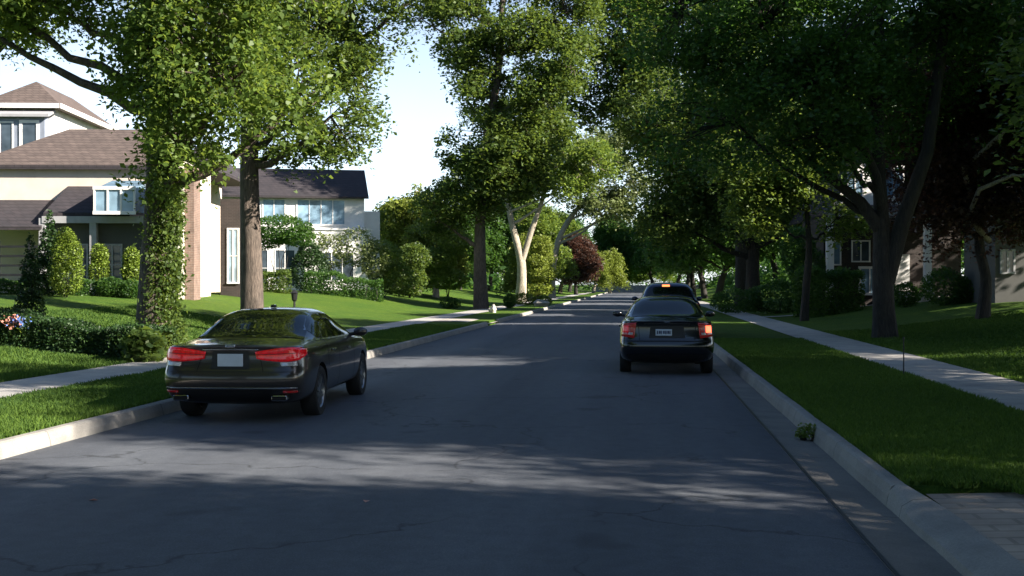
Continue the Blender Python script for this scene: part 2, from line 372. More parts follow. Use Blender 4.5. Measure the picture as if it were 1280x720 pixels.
def wood(name, trunk, clumps, lobes, mat, parent, rng, tr, seg=14, limbs=True, every=2, extra=None):
    """trunk: list of points, tr: radii; limbs reach every lobe, twigs every second clump"""
    mb = MB(); T = [Vector(p) for p in trunk]
    ph = rng.uniform(0, 6)
    # smooth trunk
    pts = []; rr = []
    for i in range(len(T) - 1):
        p0, p1, p2, p3 = T[max(i - 1, 0)], T[i], T[i + 1], T[min(i + 2, len(T) - 1)]
        for k in range(5):
            u = k / 5; u2 = u * u; u3 = u2 * u
            pts.append(.5 * (2 * p1 + (p2 - p0) * u + (2 * p0 - 5 * p1 + 4 * p2 - p3) * u2 + (3 * p1 - p0 - 3 * p2 + p3) * u3))
            rr.append(tr[i] * (1 - u) + tr[i + 1] * u)
    pts.append(T[-1]); rr.append(tr[-1])
    def fl(i, a):
        base = max(0, 1 - i / 5) ** 2
        return 1 + base * (.16 + .14 * math.sin(3 * a + ph) + .12 * math.sin(5 * a)) + .04 * math.sin(4 * a + i * .7 + ph)
    pts[0] = pts[0] - Vector((0, 0, .15))
    mb.tube(pts, rr, seg, flare=fl)
    if limbs:
        ends = []
        for (cx, cy, cz, rx, ry, rz) in lobes:
            c = Vector((cx, cy, cz - rz * .15))
            best = min(range(len(pts)), key=lambda i: abs(pts[i].z - (cz - .55 * math.hypot(cx - pts[i].x, cy - pts[i].y) - .3 * rz)))
            s_ = pts[best]; mid = s_.lerp(c, .5) + Vector((rng.normal() * .25, rng.normal() * .25, -.12 * (c - s_).length))
            r0 = min(rr[best] * .5, .05 + .028 * (c - s_).length + .02)
            Pq = []
            for k in range(9):
                u = k / 8; Pq.append(s_ * (1 - u) ** 2 + mid * 2 * u * (1 - u) + c * u * u + Vector(rng.normal(size=3) * .05))
            mb.tube(Pq, [r0 * (1 - .7 * k / 8) for k in range(9)], 7); ends.append((Pq, r0))
        allp = np.array([p[:] for Pq, _ in ends for p in Pq[3:]] + [p[:] for p in pts[len(pts) // 2:]])
        for c in clumps[::every]:
            d = ((allp - c) ** 2).sum(1); j = int(d.argmin()); s_ = Vector(allp[j]); e = Vector(c)
            if (e - s_).length < .2: continue
            m_ = s_.lerp(e, .5) + Vector(rng.normal(size=3) * .12)
            l = (e - s_).length; r0 = .014 + .010 * l
            mb.tube([s_, m_, e], [r0, r0 * .6, r0 * .25], 4, cap=False)
    if extra: extra(mb)
    return mb.build(name, mat, parent, smooth=True)
def tree(name, label, loc, trunk, tr, lobes, leaf, bark, seed, dens=6, per=110, spread=.42, size=.16, gap=-.45, shell=.45, group=None, flat=.6, droop=.15, hang=0., cat='tree', extra=None, every=1, zmin=None):
    rng = np.random.default_rng(seed)
    root = empty(name, loc); tag(root, label, cat, group)
    cl = lobe_clumps(lobes, dens, rng, gap, shell)
    if zmin is not None: cl = cl[cl[:, 2] > zmin]
    wood('trunk', trunk, cl, lobes, bark, root, rng, tr, extra=extra, every=every)
    foliage('crown', cl, per, spread, size, leaf, root, rng, flat, droop, hang=hang)
    return root
def gl(x, y, dz=0): return (x, y, gz(x, y) + dz)

# street tree with vine, left
a_loc = gl(-10.15, 24.4)
tree('street_tree', 'leafy street tree with vine covered trunk, nearest on the left lawn', a_loc,
     [(0, 0, 0), (.05, .0, 2), (.1, .1, 4.5), (-.05, .1, 7.5), (0, 0, 11)], [.38, .33, .27, .18, .05],
     [(1.5, -.2, 6.7, 1.9, 2.2, 2.6), (1.9, -.8, 5.9, 1.9, 1.9, 2.1), (2.5, -.4, 8.2, 2.0, 2.0, 1.9), (-2.0, -.2, 9.0, 2.2, 2.2, 1.3), (.5, -.8, 4.7, .8, 1.2, 1.4), (1.0, -1.2, 4.6, 1.2, 1.2, 1.3),
      (.3, -.6, 6.2, 1.1, 1.3, 1.2), (-4.6, 0, 8.8, 2.2, 2.2, 1.3), (-2.4, 0, 7.7, 1.4, 1.5, .8), (-4.9, .4, 8.0, 1.5, 1.5, .8), (0, .5, 9.6, 3.6, 3.2, 2.2), (3.0, 0, 5.4, 1.1, 1.1, 1.2), (1.2, -.6, 9.8, 3.0, 2.2, 1.8)],
     M['leaf_fresh'], M['bark'], 11, dens=6.8, per=120, spread=.25, size=.125, gap=-.2, shell=.5, hang=.7, droop=.5, flat=.5)
# vine on its trunk
rng = np.random.default_rng(5)
n = 9500; hgt = rng.uniform(0, 1, n) ** .9 * 4.6; ang = rng.normal(0, .72, n) - .25
rad = .36 - .02 * hgt + np.abs(rng.normal(size=n)) * .10 + .10 * (lumpy(np.stack([hgt * 2, ang, hgt], -1), 2, 1) > .1)
P = np.stack([np.cos(ang) * rad + .05, np.sin(ang) * rad, hgt + .05], -1)
V, F = quads(P, .085, rng, .2, .8)
vn = npmesh('climbing_vine', V, F, M['leaf_mid'], None, np.repeat(rng.uniform(0, 1, n), 4)); vn.location = a_loc
tag(vn, 'leafy green vine climbing up the trunk of the nearest left tree', 'vine')
b_loc = gl(-11.15, 34)
tree('street_tree', 'dark tall tree with thick bare trunk rising behind the charcoal sedan', b_loc,
     [(0, 0, 0), (-.05, 0, 2.5), (-.1, .0, 5.5), (.1, 0, 9), (.3, 0, 14)], [.33, .30, .27, .22, .06],
     [(1.6, 0, 9, 2.4, 2.6, 2.4), (2.5, -.5, 6.5, 1.4, 1.8, 1.5), (0, 0, 11, 3.6, 3.4, 3), (-1.6, 0, 8.5, 2.6, 2.5, 2.2), (3.1, 0, 10, 1.8, 2, 2.2), (3.0, 0, 7.8, 1.3, 1.5, 1.1), (1, 0, 6, 1.4, 1.4, 1.0), (3.4, 0, 12.2, 2, 2, 1.6), (5.4, 0, 10.4, 1.2, 1.4, .8)],
     M['leaf_mid'], M['bark'], 12, dens=5.2, per=115, spread=.30, size=.14, gap=-.15)
c_loc = gl(*at(601, 76)[:2])
tree('street_tree', 'tall straight tree with narrow crown reaching the top of the picture, left kerb', c_loc,
     [(0, 0, 0), (-.05, 0, 5), (.3, 0, 10), (1.2, .0, 16), (1.5, 0, 24)], [.42, .34, .28, .24, .08],
     [(0, 0, 8.2, 3.2, 3, 1.9), (.6, 0, 10.8, 3.4, 3.2, 2.2), (2.2, -1, 9.2, 3.0, 3, 2.4), (1.0, 0, 13.5, 3.0, 2.8, 2.0), (4.0, -1, 13.5, 2.2, 2.4, 2.4), (-1.4, 0, 7.0, 2.5, 2.4, 1.3), (-.8, 0, 16.5, 2.0, 2, 1.6), (2.6, 0, 17.5, 3.2, 3, 1.6), (1.0, 0, 20.5, 3.5, 3, 2.0), (-2.2, 0, 19.8, 2.0, 1.6, 1.2), (5.2, 0, 19, 2.4, 2, 2.4), (-2.6, 0, 5.8, 1.5, 1.5, 1.0), (5.6, -1, 15.5, 2.2, 2.2, 2.0), (-3.8, 0, 18.6, 1.8, 1.6, 1.0), (3.6, 0, 11.5, 2.4, 2.2, 1.8)],
     M['leaf_mid'], M['bark'], 13, dens=4.9, per=95, spread=.44, size=.24, gap=-.25)
d_loc = gl(*at(651, 108)[:2])
def dfork(mb):
    mb.tube([(0.1, 0, 3.6), (.9, -.1, 6.2), (1.9, 0, 9), (2.6, 0, 12)], [.28, .26, .2, .1], 10)
tree('forked_tree', 'pale sunlit tree with trunk forked in a V beyond the tall left tree', d_loc,
     [(0, 0, 0), (.05, 0, 3.5), (-.8, 0, 7), (-1.3, 0, 10), (-1.6, 0, 15)], [.50, .38, .28, .2, .06],
     [(-1.5, 0, 13.5, 3.6, 3, 2.6), (2.6, 0, 12.5, 3.0, 3, 2.4), (4.0, -1, 10.4, 2.4, 2.4, 1.6), (1, 0, 16.5, 4.5, 4, 3), (6.4, -1, 12.6, 2.6, 2.5, 2.0)],
     M['leaf_fresh'], M['bark_pale'], 14, dens=3.2, per=80, spread=.5, size=.30, gap=-.12, extra=dfork)
e_loc = gl(*at(690, 138)[:2])
tree('leaning_tree', 'pale sunlit tree with curved trunk leaning over the street, far left kerb', e_loc,
     [(0, 0, 0), (.1, 0, 3.5), (.8, 0, 6.8), (2.4, 0, 9.6), (4.5, 0, 12)], [.42, .36, .34, .28, .1],
     [(4.0, 0, 12.6, 3.6, 3.4, 2.4), (6.5, -1, 10.2, 2.6, 2.6, 2.0), (0.5, 0, 15, 3.2, 3, 2.2), (4.5, 0, 16.5, 4.5, 4, 3), (8.6, 0, 13.6, 3.2, 3, 2.6), (8.4, 0, 17.5, 3.2, 3, 2.4), (8.0, 0, 11.2, 2.0, 2, 1.4)],
     M['leaf_pale'], M['bark_pale'], 15, dens=2.8, per=70, spread=.6, size=.36, gap=-.15)
# right row
g_loc = gl(*at(1106, 33.5)[:2])
def gfork(mb):
    mb.tube([(.05, 0, 1.6), (.45, -.05, 3.2), (1.15, 0, 5.2), (1.6, 0, 8.5), (1.9, 0, 12)], [.24, .22, .18, .14, .06], 12)
    mb.tube([(-.1, 0, 3.0), (-.7, -.2, 3.8), (-1.7, -.3, 4.6), (-3.0, -.5, 5.6)], [.2, .16, .12, .06], 9)
    mb.tube([(.0, 0, 3.2), (-.35, -.5, 4.5), (-.9, -.9, 5.6), (-1.5, -1, 7)], [.16, .14, .11, .06], 9)
tree('street_tree', 'big dark forked tree beside the right sidewalk, nearest trunk on the right', g_loc,
     [(0, 0, 0), (-.05, 0, 1.5), (-.1, 0, 3.4), (-.2, 0, 6.5), (0, 0, 13)], [.33, .29, .21, .16, .05],
     [(0, 0, 10, 4.2, 4, 3.2), (-3.4, -.5, 9.0, 2.8, 3, 2.6), (-4.2, 0, 6.4, 2.3, 2.3, 1.8), (2.7, 0, 10.0, 2.5, 2.6, 2.0), (-2.2, -1.5, 7.0, 2.2, 2.2, 1.6), (0, 2, 8, 3.5, 2.5, 2.5), (-5.6, 0, 9.6, 1.9, 2.4, 2.0), (-2.0, -1.6, 5.6, 1.5, 1.3, 1.0)],
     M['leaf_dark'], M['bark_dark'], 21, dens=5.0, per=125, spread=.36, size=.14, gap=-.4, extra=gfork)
f_loc = gl(*at(941, 70)[:2])
tree('street_tree', 'dark street tree between the parked cars and the hedge, farther right', f_loc,
     [(0, 0, 0), (0, 0, 3), (.1, 0, 6), (-.2, 0, 9), (0, 0, 14)], [.44, .38, .30, .22, .06],
     [(0, 0, 9.5, 4.6, 4.5, 3.4), (-3.6, 0, 8.5, 3.4, 3.2, 2.6), (-4.6, -.5, 5.8, 2.6, 2.6, 1.8), (3.6, -.5, 8, 2.6, 3, 2.2), (-1.8, -1.5, 5.6, 2.2, 2, 1.4), (2.6, -1.5, 5.6, 2.0, 2.2, 1.5), (-5.4, 0, 11.5, 2.8, 3, 2.8), (0, 0, 13, 4, 4, 2.4)],
     M['leaf_mid'], M['bark_dark'], 22, dens=4.4, per=110, spread=.46, size=.20, gap=-.35)
def mfork(mb):
    mb.tube([(.2, 0, 2.4), (-.6, -.6, 3.1), (-.4, -1.1, 3.9), (.5, -1.3, 4.3), (1.6, -1.4, 4.2)], [.10, .085, .075, .06, .03], 8)
    mb.tube([(-.2, 0, 3.2), (-.7, -.5, 4.6), (.0, -.9, 5.3), (.9, -1.2, 6.2)], [.09, .08, .07, .04], 8)
m_loc = gl(*at(1228, 37)[:2])
tree('garden_tree', 'green tree catching some sun between the right hand row and porch house', gl(*at(1005, 50)[:2]), [(0, 0, 0), (.1, 0, 1.5), (.2, 0, 3), (.1, 0, 5), (0, 0, 8)], [.18, .16, .13, .1, .03],
     [(0, 0, 6.8, 2.2, 2, 1.8), (-1.6, 0, 4.8, 1.6, 1.5, 1.2), (1.3, 0, 4.4, 1.2, 1.3, .9), (-2.6, 0, 6.6, 1.4, 1.5, 1.5), (.8, 0, 8.4, 2, 2, 1.4)], M['leaf_fresh'], M['bark_dark'], 42, dens=5.5, per=100, spread=.36, size=.17)
mr = tree('copper_maple', 'copper leaved ornamental tree with pale bent branches at the far right', m_loc,
     [(0, 0, 0), (.1, 0, 1.2), (-.1, 0, 2.5), (.2, 0, 4.5), (.4, 0, 8)], [.20, .17, .14, .10, .03],
     [(0, .6, 5.4, 2.3, 1.8, 2.2), (1.4, 0, 3.6, 1.6, 1.8, 1.2), (-1.0, .4, 3.4, 1.5, 1.6, 1.1), (0, .8, 7.6, 2.2, 2, 1.6), (2.6, 0, 6, 1.8, 1.8, 2), (-1.7, .6, 5.0, 1.5, 1.4, 1.5), (-1.2, .8, 6.8, 1.6, 1.4, 1.5), (.2, .6, 8.8, 2.4, 2, 1.5), (-.2, -.4, 4.4, 1.6, 1.0, 1.0), (2.2, 0, 4.8, 1.4, 1.4, 1.2)],
     M['leaf_copper'], M['bark_dark'], 23, dens=6.5, per=110, spread=.34, size=.14, gap=-.55)
mb = MB(); mfork(mb); mb.build('branch', M['bark_pale'], mr, smooth=True)['label'] = 'pale bent branches'

tree('tall_street_tree', 'very tall leafy tree arching over the street beyond the parked cars', gl(7.2, 84), [(0, 0, 0), (-.1, 0, 5), (-.6, 0, 10), (-1.6, 0, 16), (-2.6, 0, 23)], [.5, .42, .36, .26, .08],
     [(-1, 0, 13, 5, 4.5, 3.4), (-6, 0, 15, 4, 4, 3), (-8.5, -1, 19, 3.6, 3.6, 2.8), (-3, 0, 19.5, 5, 4.4, 3.4), (-5.2, 0, 10.6, 3, 3, 2.2), (-8, 0, 23, 4, 4, 3), (1, 0, 22, 5, 4, 3.4), (-10.6, -1, 14.6, 2.2, 2.2, 1.8)],
     M['leaf_mid'], M['bark_dark'], 24, dens=3.4, per=95, spread=.56, size=.30, gap=-.3)
# shared prototypes for the trees farther off and those shading the street
def proto(seed, leaf, bark, H, r, cb, label, name='shade_tree', size=.34, dens=3.4, per=70, loc=(0, 0, 0), spread=.55, gap=-.35, n=15, tr=.36):
    rng = np.random.default_rng(seed); lobes = [(0, 0, H - r * .75, r * .7, r * .7, r * .7)]
    for k in range(n):
        a = k * 2.4 + seed; h = cb + (H - cb) * (.14 + .68 * (k / n)); rr = r * (.66 - .28 * (k / n)) * rng.uniform(.7, 1.25); q_ = rng.uniform(.75, 1.2)
        lobes.append((math.cos(a) * rr, math.sin(a) * rr, h, r * .40 * q_, r * .40 * q_, r * .28 * q_))
    w = rng.normal(size=4) * .25
    return tree(name, label, loc, [(0, 0, 0), (w[0] * .4, w[1] * .4, cb * .6), (w[0], w[1], cb + .5), (w[2], w[3], (H + cb) / 2), (0, 0, H * .93)],
                [tr, tr * .84, tr * .68, tr * .45, .04], lobes, leaf, bark, seed, dens=dens, per=per, spread=spread, size=size, gap=gap)
def put(p, x, y, s, rz, label, group=None, sz=None):
    o = copy_tree(p); o.location = gl(x, y); o.rotation_euler.z = rz; o.scale = (s, s, sz or s)
    o['label'] = label
    if group: o['group'] = group
    elif 'group' in o: del o['group']
    return o
# first of each kind stands in its own place
S1 = proto(31, M['leaf_mid'], M['bark_dark'], 12.5, 5.2, 3.6, 'x', size=.15, dens=4.8, per=135, loc=gl(8.6, 14.8), spread=.42, gap=-.22); S1.scale = (1, 1, .86); S1['label'] = 'broad shade tree right of the paved driveway, outside the right edge'
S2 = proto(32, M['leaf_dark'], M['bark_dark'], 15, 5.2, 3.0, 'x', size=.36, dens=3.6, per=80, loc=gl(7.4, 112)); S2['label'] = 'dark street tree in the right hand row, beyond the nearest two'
S3 = proto(33, M['leaf_lime'], M['bark_pale'], 9, 3.6, 1.6, 'x', size=.34, dens=4, per=70, loc=gl(*at(520, 100)[:2]), name='yellow_green_tree'); S3['label'] = 'sunlit yellow green tree right of the white house'
S4 = proto(34, M['leaf_copper'], M['bark_dark'], 12, 4.6, 2.2, 'x', size=.42, dens=3.6, per=70, loc=gl(*at(720, 190)[:2]), name='copper_beech'); S4.scale = (.85, .85, .85); S4['label'] = 'purple brown copper tree above the far end of the street'
S5 = proto(35, M['leaf_fresh'], M['bark'], 14, 4.8, 2.0, 'x', size=.38, dens=3.8, per=75, loc=gl(*at(700, 200)[:2])); S5['label'] = 'sunlit green tree by the far left kerb next to copper tree'
# unseen trees added around the viewer and in the gardens to shade the road
for (x, y, s, rz, lb, *zz) in [(8.2, 2.2, 1.0, 1.1, 'unseen shading tree added beside the viewer on the right side', 1.2), (8.0, -7, 1.05, 1.1, 'unseen shading tree added behind the viewer on the right side'), (-10.4, 5.2, 1.15, 3.4, 'unseen tree added beside the viewer on the left side to cut sky light'), (-9.6, -6, 1.2, 2.4, 'unseen tree added behind the viewer on the left side to cut sky light'), (11.5, 19, .7, 2.2, 'smaller unseen shading tree added on right lawn near the forked tree'),
                          (17.5, -2.6, 1.0, 3, 'unseen shading tree added set back from the driveway'), (16.5, 9.5, .85, 5.2, 'small unseen tree added just right of the driveway to break up the sun', 1.08), (13.2, 1.6, .8, 2.7, 'unseen tree added between the driveway and the viewer to thicken road shade', .9), (17, 13.5, 1.0, 4.2, 'unseen shading tree added next to driveway, second from the street'),
                          (17.5, 25.5, 1.2, 5.1, 'unseen shading tree added outside the right edge near the grey house'), (17, -11, 1.0, .4, 'unseen shading tree added in the garden behind the viewer on the right'),
                          (7.6, -15, 1.0, .4, 'unseen shading tree added far behind the viewer, right side')]:
    put(S1, x, y, s, rz, lb, sz=zz[0] if zz else None)
# right row continuing
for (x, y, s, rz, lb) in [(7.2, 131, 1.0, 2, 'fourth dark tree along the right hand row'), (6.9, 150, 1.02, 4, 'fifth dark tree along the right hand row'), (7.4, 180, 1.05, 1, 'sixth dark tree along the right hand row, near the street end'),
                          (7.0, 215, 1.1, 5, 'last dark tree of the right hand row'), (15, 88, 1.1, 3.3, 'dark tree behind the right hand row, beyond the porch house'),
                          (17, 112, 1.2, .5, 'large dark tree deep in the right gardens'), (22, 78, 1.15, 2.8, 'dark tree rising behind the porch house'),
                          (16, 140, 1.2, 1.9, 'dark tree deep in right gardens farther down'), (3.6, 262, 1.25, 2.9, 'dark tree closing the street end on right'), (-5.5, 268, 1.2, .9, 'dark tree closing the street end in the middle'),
                          (13, 250, 1.3, 4.9, 'dark tree right of the street end'), (30, 60, 1.1, 3.8, 'dark tree behind the grey house'), (17.5, 39, 1.1, 2.1, 'dark tall tree added for shade between the grey house and the porch house'), (19, 30, 1.1, 5.1, 'unseen dark tree added for shade right of the grey house'), (20, 52, 1.15, .6, 'dark tree at the right side of the porch house'), (16.5, 68, 1.1, 1.4, 'dark tree behind the left end of the porch house')]:  # the two trees nearest the grey house are added to shade the right row
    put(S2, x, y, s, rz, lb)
pp = [(S5, 672, 150, .85, 1, 'green tree behind the V forked trunk'), (S5, 640, 165, 1.05, 3, 'tall green tree left of the V forked trunk, far back'), (S2, 612, 140, .8, 5, 'dark tree behind the tall straight left tree'),
      (S2, 575, 128, .62, 2, 'dark round tree between white house and tall left tree'), (S5, 548, 150, .55, 4, 'low green tree far behind the yellow green tree'),
      (S3, 545, 92, .72, .7, 'small yellow green tree right of its taller neighbour'), (S3, 495, 112, .95, 2.7, 'yellow green tree just behind the white house corner'), (S3, 662, 122, .75, 1.7, 'bright bush like tree under the V forked trunk'),
      (S3, 762, 240, 1.0, 4.4, 'pale sunlit tree at the far end of the street, centre'), (S3, 742, 225, .9, 5.4, 'pale sunlit tree at the far end of the street, left'), (S5, 780, 285, .9, 2.2, 'green tree behind the far stone wall'),
      (S5, 812, 280, .9, .2, 'green tree behind the far stone wall, right part'), (S2, 712, 232, 1.0, .2, 'dark tree right behind the copper tree'),
      (S5, 590, 230, 1.0, .9, 'distant green tree beyond the left gardens'), (S2, 640, 235, 1.1, 1.4, 'distant dark tree beyond the V forked trunk'), (S2, 690, 270, 1.1, 2.4, 'distant dark tree left of the street end')]
for (p, px, D, s, rz, lb) in pp:
    q = at(px, D); put(p, q.x, q.y, s, rz, lb)
# left edge tree and rear left trees
tree('garden_tree', 'tree at the left edge, its leaves hanging over the cream house', gl(*at(-120, 33)[:2]), [(0, 0, 0), (0, 0, 3), (.1, 0, 6), (.1, 0, 9), (.2, 0, 12)], [.3, .26, .2, .14, .04],
     [(.4, 0, 10, 2.4, 2.4, 1.8), (2.4, 0, 8.5, 1.6, 1.4, 1.2), (1.6, 0, 11.2, 2.4, 2.2, 1.6), (1.0, 0, 7.4, 1.4, 1.3, .9), (4.4, 0, 9.9, 2.2, 2, 1.2), (6.4, .4, 9.6, 1.8, 1.6, .9), (3.6, 0, 7.6, .9, .9, .6), (6.8, 0, 10.8, 2.0, 2, 1.2)], M['leaf_fresh'], M['bark'], 41, dens=8, per=110, spread=.32, size=.14, gap=-.9)
put(S1, -33, 62, .8, 1, 'tree behind the cream house roof')
put(S5, *at(330, 112)[:2], .8, 1, 'tree behind the white house roof')
put(S1, -34, 22, 1.0, 1.9, 'tree in the left gardens outside the frame')

# ------------------------------------------------------------------ shrubs
def blob(P_, r, rng, n, jit=.1, flatten=1):
    pass
def shrub(name, label, loc, lobes, n, size, mat, seed, cat='shrub', inner=True, group=None, jit=.08, flat=.4, stem=None, mesh=None):
    rng = np.random.default_rng(seed); root = empty(name, loc); tag(root, label, cat, group)
    tot = sum((l[3] * l[4] * l[5]) ** (2 / 3.) for l in lobes); Ps = []
    for l in lobes:
        k = int(n * (l[3] * l[4] * l[5]) ** (2 / 3.) / tot); d = rng.normal(size=(k, 3)); d /= np.linalg.norm(d, axis=1)[:, None]
        p = np.array(l[:3]) + d * np.array(l[3:6]) * (rng.uniform(.72, 1.0, k) + jit * lumpy(d * 3 + l[0], 2.2, seed))[:, None]
        Ps.append(p + rng.normal(size=p.shape) * jit * .3)
    P = np.concatenate(Ps); P = P[P[:, 2] > .02]
    V, F = quads(P, size, rng, flat, -.2); npmesh('foliage', V, F, mat, root, np.repeat(rng.uniform(0, 1, len(P)), 4))
    mb = MB(); top = max(l[2] for l in lobes)
    for k in range(4):
        a = k * 1.6 + seed; l = lobes[k % len(lobes)]
        mb.tube([(math.cos(a) * .05, math.sin(a) * .05, -.05), (l[0] * .5 + math.cos(a) * .1, l[1] * .5 + math.sin(a) * .1, l[2] * .5), (l[0] + math.cos(a) * l[3] * .4, l[1] + math.sin(a) * l[4] * .4, l[2] * .95)], [.03, .022, .01], 6)
    mb.build('stem', M['bark_dark'], root, smooth=True); return root
def cone_lobes(h, r, k=5):
    return [(0, 0, h * (.12 + .76 * i / (k - 1)), r * (1 - .75 * (i / (k - 1)) ** 1.6), r * (1 - .75 * (i / (k - 1)) ** 1.6), h * .18) for i in range(k)]
def pl(px, D): q = at(px, D); return gl(q.x, q.y)
shrub('columnar_conifer', 'dark narrow conifer column above the flowers at the left edge', pl(38, 27), cone_lobes(2.25, .36), 5000, .07, M['needle'], 51, 'conifer')
shrub('cedar_bush', 'tall dark green cedar left of the bright yellow cedar', pl(62, 43), cone_lobes(2.9, .62), 6000, .1, M['needle'], 52, 'conifer')
shrub('cedar_bush', 'bright yellow green rounded cedar beside the left house', pl(82, 42), [(0, 0, .8, .62, .6, .8), (.02, 0, 1.5, .55, .5, .7), (0, 0, 2.0, .35, .32, .45)], 8000, .08, M['cedar'], 53, 'conifer')
shrub('cedar_bush', 'small oval yellow green bush left of the pale column', pl(124, 46), [(0, 0, .9, .42, .4, .62), (0, 0, 1.5, .36, .34, .5)], 5000, .08, M['cedar'], 54, 'conifer')
shrub('cedar_bush', 'small oval yellow green bush right of the pale column', pl(164, 46), [(0, 0, 1.0, .38, .36, .55), (0, 0, 1.5, .34, .3, .42)], 4500, .08, M['cedar'], 55, 'conifer')
shrub('low_shrub', 'low dark shrub under the bay window of the left house', pl(138, 45), [(0, 0, .35, .6, .4, .42), (.8, 0, .3, .5, .4, .38)], 3500, .09, M['leaf_dark'], 56)
shrub('flower_bush', 'leafy flower clump at the foot of the narrow conifer', pl(30, 25.3), [(0, 0, .3, .42, .32, .35), (.35, .1, .22, .3, .3, .26)], 1800, .10, M['leaf_fresh'], 57)
rng = np.random.default_rng(9)
fb = bpy.data.objects['flower_bush']
for nm, m_, cx in (('blue_blossom', 'flower_b', .06), ('pink_blossom', 'flower_p', -.08)):
    P = np.array([cx, -.3, .55]) + rng.normal(size=(90, 3)) * np.array([.12, .08, .06]); V, F = quads(P, .07, rng, .3, 0, .9)
    npmesh(nm, V, F, M[m_], fb)
def hedge(name, label, p0, p1, w, h, n, mat, size=.08, seed=60):
    rng = np.random.default_rng(seed); p0 = Vector(p0); p1 = Vector(p1); d = p1 - p0; l = d.length; d.normalize(); q = Vector((-d.y, d.x, 0))
    u = rng.uniform(0, l, n); a = rng.uniform(-.15, PI + .15, n); wob = 1 + .10 * np.sin(u * 1.7 + seed) + .07 * np.sin(u * 4.3) + .05 * rng.normal(size=n)
    s_ = np.cos(a); c_ = np.sin(a); sq = 1 / np.maximum(np.abs(s_), np.abs(c_)) ** .75
    off = s_ * sq * w / 2 * wob; hh = np.clip(c_ * sq, 0, 1.1) * h * wob
    X = p0.x + d.x * u + q.x * off; Y = p0.y + d.y * u + q.y * off; Z = ground_z(X, Y) + hh + .02
    V, F = quads(np.stack([X, Y, Z], -1), size, rng, .35, -.2)
    ctr = Vector(((p0.x + p1.x) / 2, (p0.y + p1.y) / 2, gz((p0.x + p1.x) / 2, (p0.y + p1.y) / 2)))
    root = empty(name, ctr); tag(root, label, 'hedge')
    f = npmesh('foliage', V - np.array(ctr), F, mat, root, np.repeat(rng.uniform(0, 1, n), 4))
    mb = MB(); k = max(3, int(l / .6))
    for i in range(k):
        p = p0 + d * (l * (i + .5) / k) - ctr; z = gz(p0.x + d.x * l * (i + .5) / k, p0.y + d.y * l * (i + .5) / k) - ctr.z
        for e in (-1, 1): mb.tube([(p.x, p.y, z - .05), (p.x + e * q.x * w * .15, p.y + e * q.y * w * .15, z + h * .5), (p.x + e * q.x * w * .25 + d.x * .1 * e, p.y + e * q.y * w * .25 + d.y * .1 * e, z + h * .85)], [.03, .02, .01], 5)
    for i in range(k - 1):
        a_ = p0 + d * (l * (i + .5) / k) - ctr; b__ = p0 + d * (l * (i + 1.5) / k) - ctr; mb.tube([(a_.x, a_.y, gz(a_.x + ctr.x, a_.y + ctr.y) - ctr.z), (b__.x, b__.y, gz(b__.x + ctr.x, b__.y + ctr.y) - ctr.z)], [.02, .02], 5)
    mb.build('stems', M['bark_dark'], root); return root
hedge('boundary_hedge', 'dark low hedge running from the narrow conifer to the vine covered tree', at(-70, 26.2), at(205, 24.6), 1.0, .60, 46000, M['needle'], .06, 61)
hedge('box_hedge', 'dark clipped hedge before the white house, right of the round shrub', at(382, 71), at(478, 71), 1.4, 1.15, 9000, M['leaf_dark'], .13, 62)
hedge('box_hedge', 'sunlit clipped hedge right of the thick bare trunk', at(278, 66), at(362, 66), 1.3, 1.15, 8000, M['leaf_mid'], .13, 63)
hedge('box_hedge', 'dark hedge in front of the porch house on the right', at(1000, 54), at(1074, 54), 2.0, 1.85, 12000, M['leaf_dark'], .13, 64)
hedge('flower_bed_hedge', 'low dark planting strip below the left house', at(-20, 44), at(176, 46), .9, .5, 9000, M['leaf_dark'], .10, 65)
shrub('round_shrub', 'dark domed evergreen shrub in front of the white house', pl(386, 74), [(0, 0, 1.3, 1.25, 1.1, 1.4), (0, 0, 2.3, .75, .7, .8)], 8000, .13, M['needle'], 66)
shrub('loose_shrub', 'loose airy shrub against the white house wall', pl(432, 76), [(-.9, 0, 2.6, 1.3, 1, 1.2), (.6, 0, 2.9, 1.5, 1, 1.3), (1.8, 0, 2.2, 1.1, 1, 1.3), (-1.8, 0, 3.2, .8, .7, .7)], 4200, .17, M['leaf_pale'], 67)
shrub('loose_shrub', 'leafy green shrub at the right corner of the white house', pl(478, 77), [(0, 0, 2.2, 1.4, 1, 1.6), (.9, 0, 1.2, 1.3, 1, 1.1)], 5200, .16, M['leaf_fresh'], 68)
shrub('garden_tree', 'small dark tree with flat crown left of the domed shrub', pl(350, 70), [(0, 0, 3.6, 2.0, 1.6, .9), (-1.0, 0, 3.1, 1.2, 1.1, .7), (1, 0, 3.2, 1.1, 1.2, .6)], 7000, .16, M['leaf_dark'], 69, 'tree')
shrub('small_shrub', 'small dark bush left of the tall straight trunk', pl(560, 74), [(0, 0, .35, .55, .5, .4), (.4, 0, .3, .4, .4, .35)], 1800, .1, M['leaf_dark'], 70)
shrub('small_shrub', 'small dark bush right of the tall straight trunk', pl(637, 79), [(0, 0, .45, .42, .4, .5)], 1800, .1, M['leaf_dark'], 71)
shrub('small_shrub', 'sunlit yellow green bush at the foot of the V forked trunk', pl(655, 92), [(0, 0, .4, 1.1, .6, .5), (1.4, 0, .3, .8, .5, .4)], 2500, .14, M['leaf_lime'], 72)
shrub('layered_shrub', 'sunlit layered shrub right of the V forked trunk', pl(672, 112), [(0, 0, 1.2, 1.6, 1.3, .7), (.4, 0, 2.5, 1.5, 1.2, .8), (-.2, 0, 3.8, 1.3, 1.1, .8), (.3, 0, 5.2, 1.2, 1, 1)], 6500, .24, M['leaf_lime'], 73)
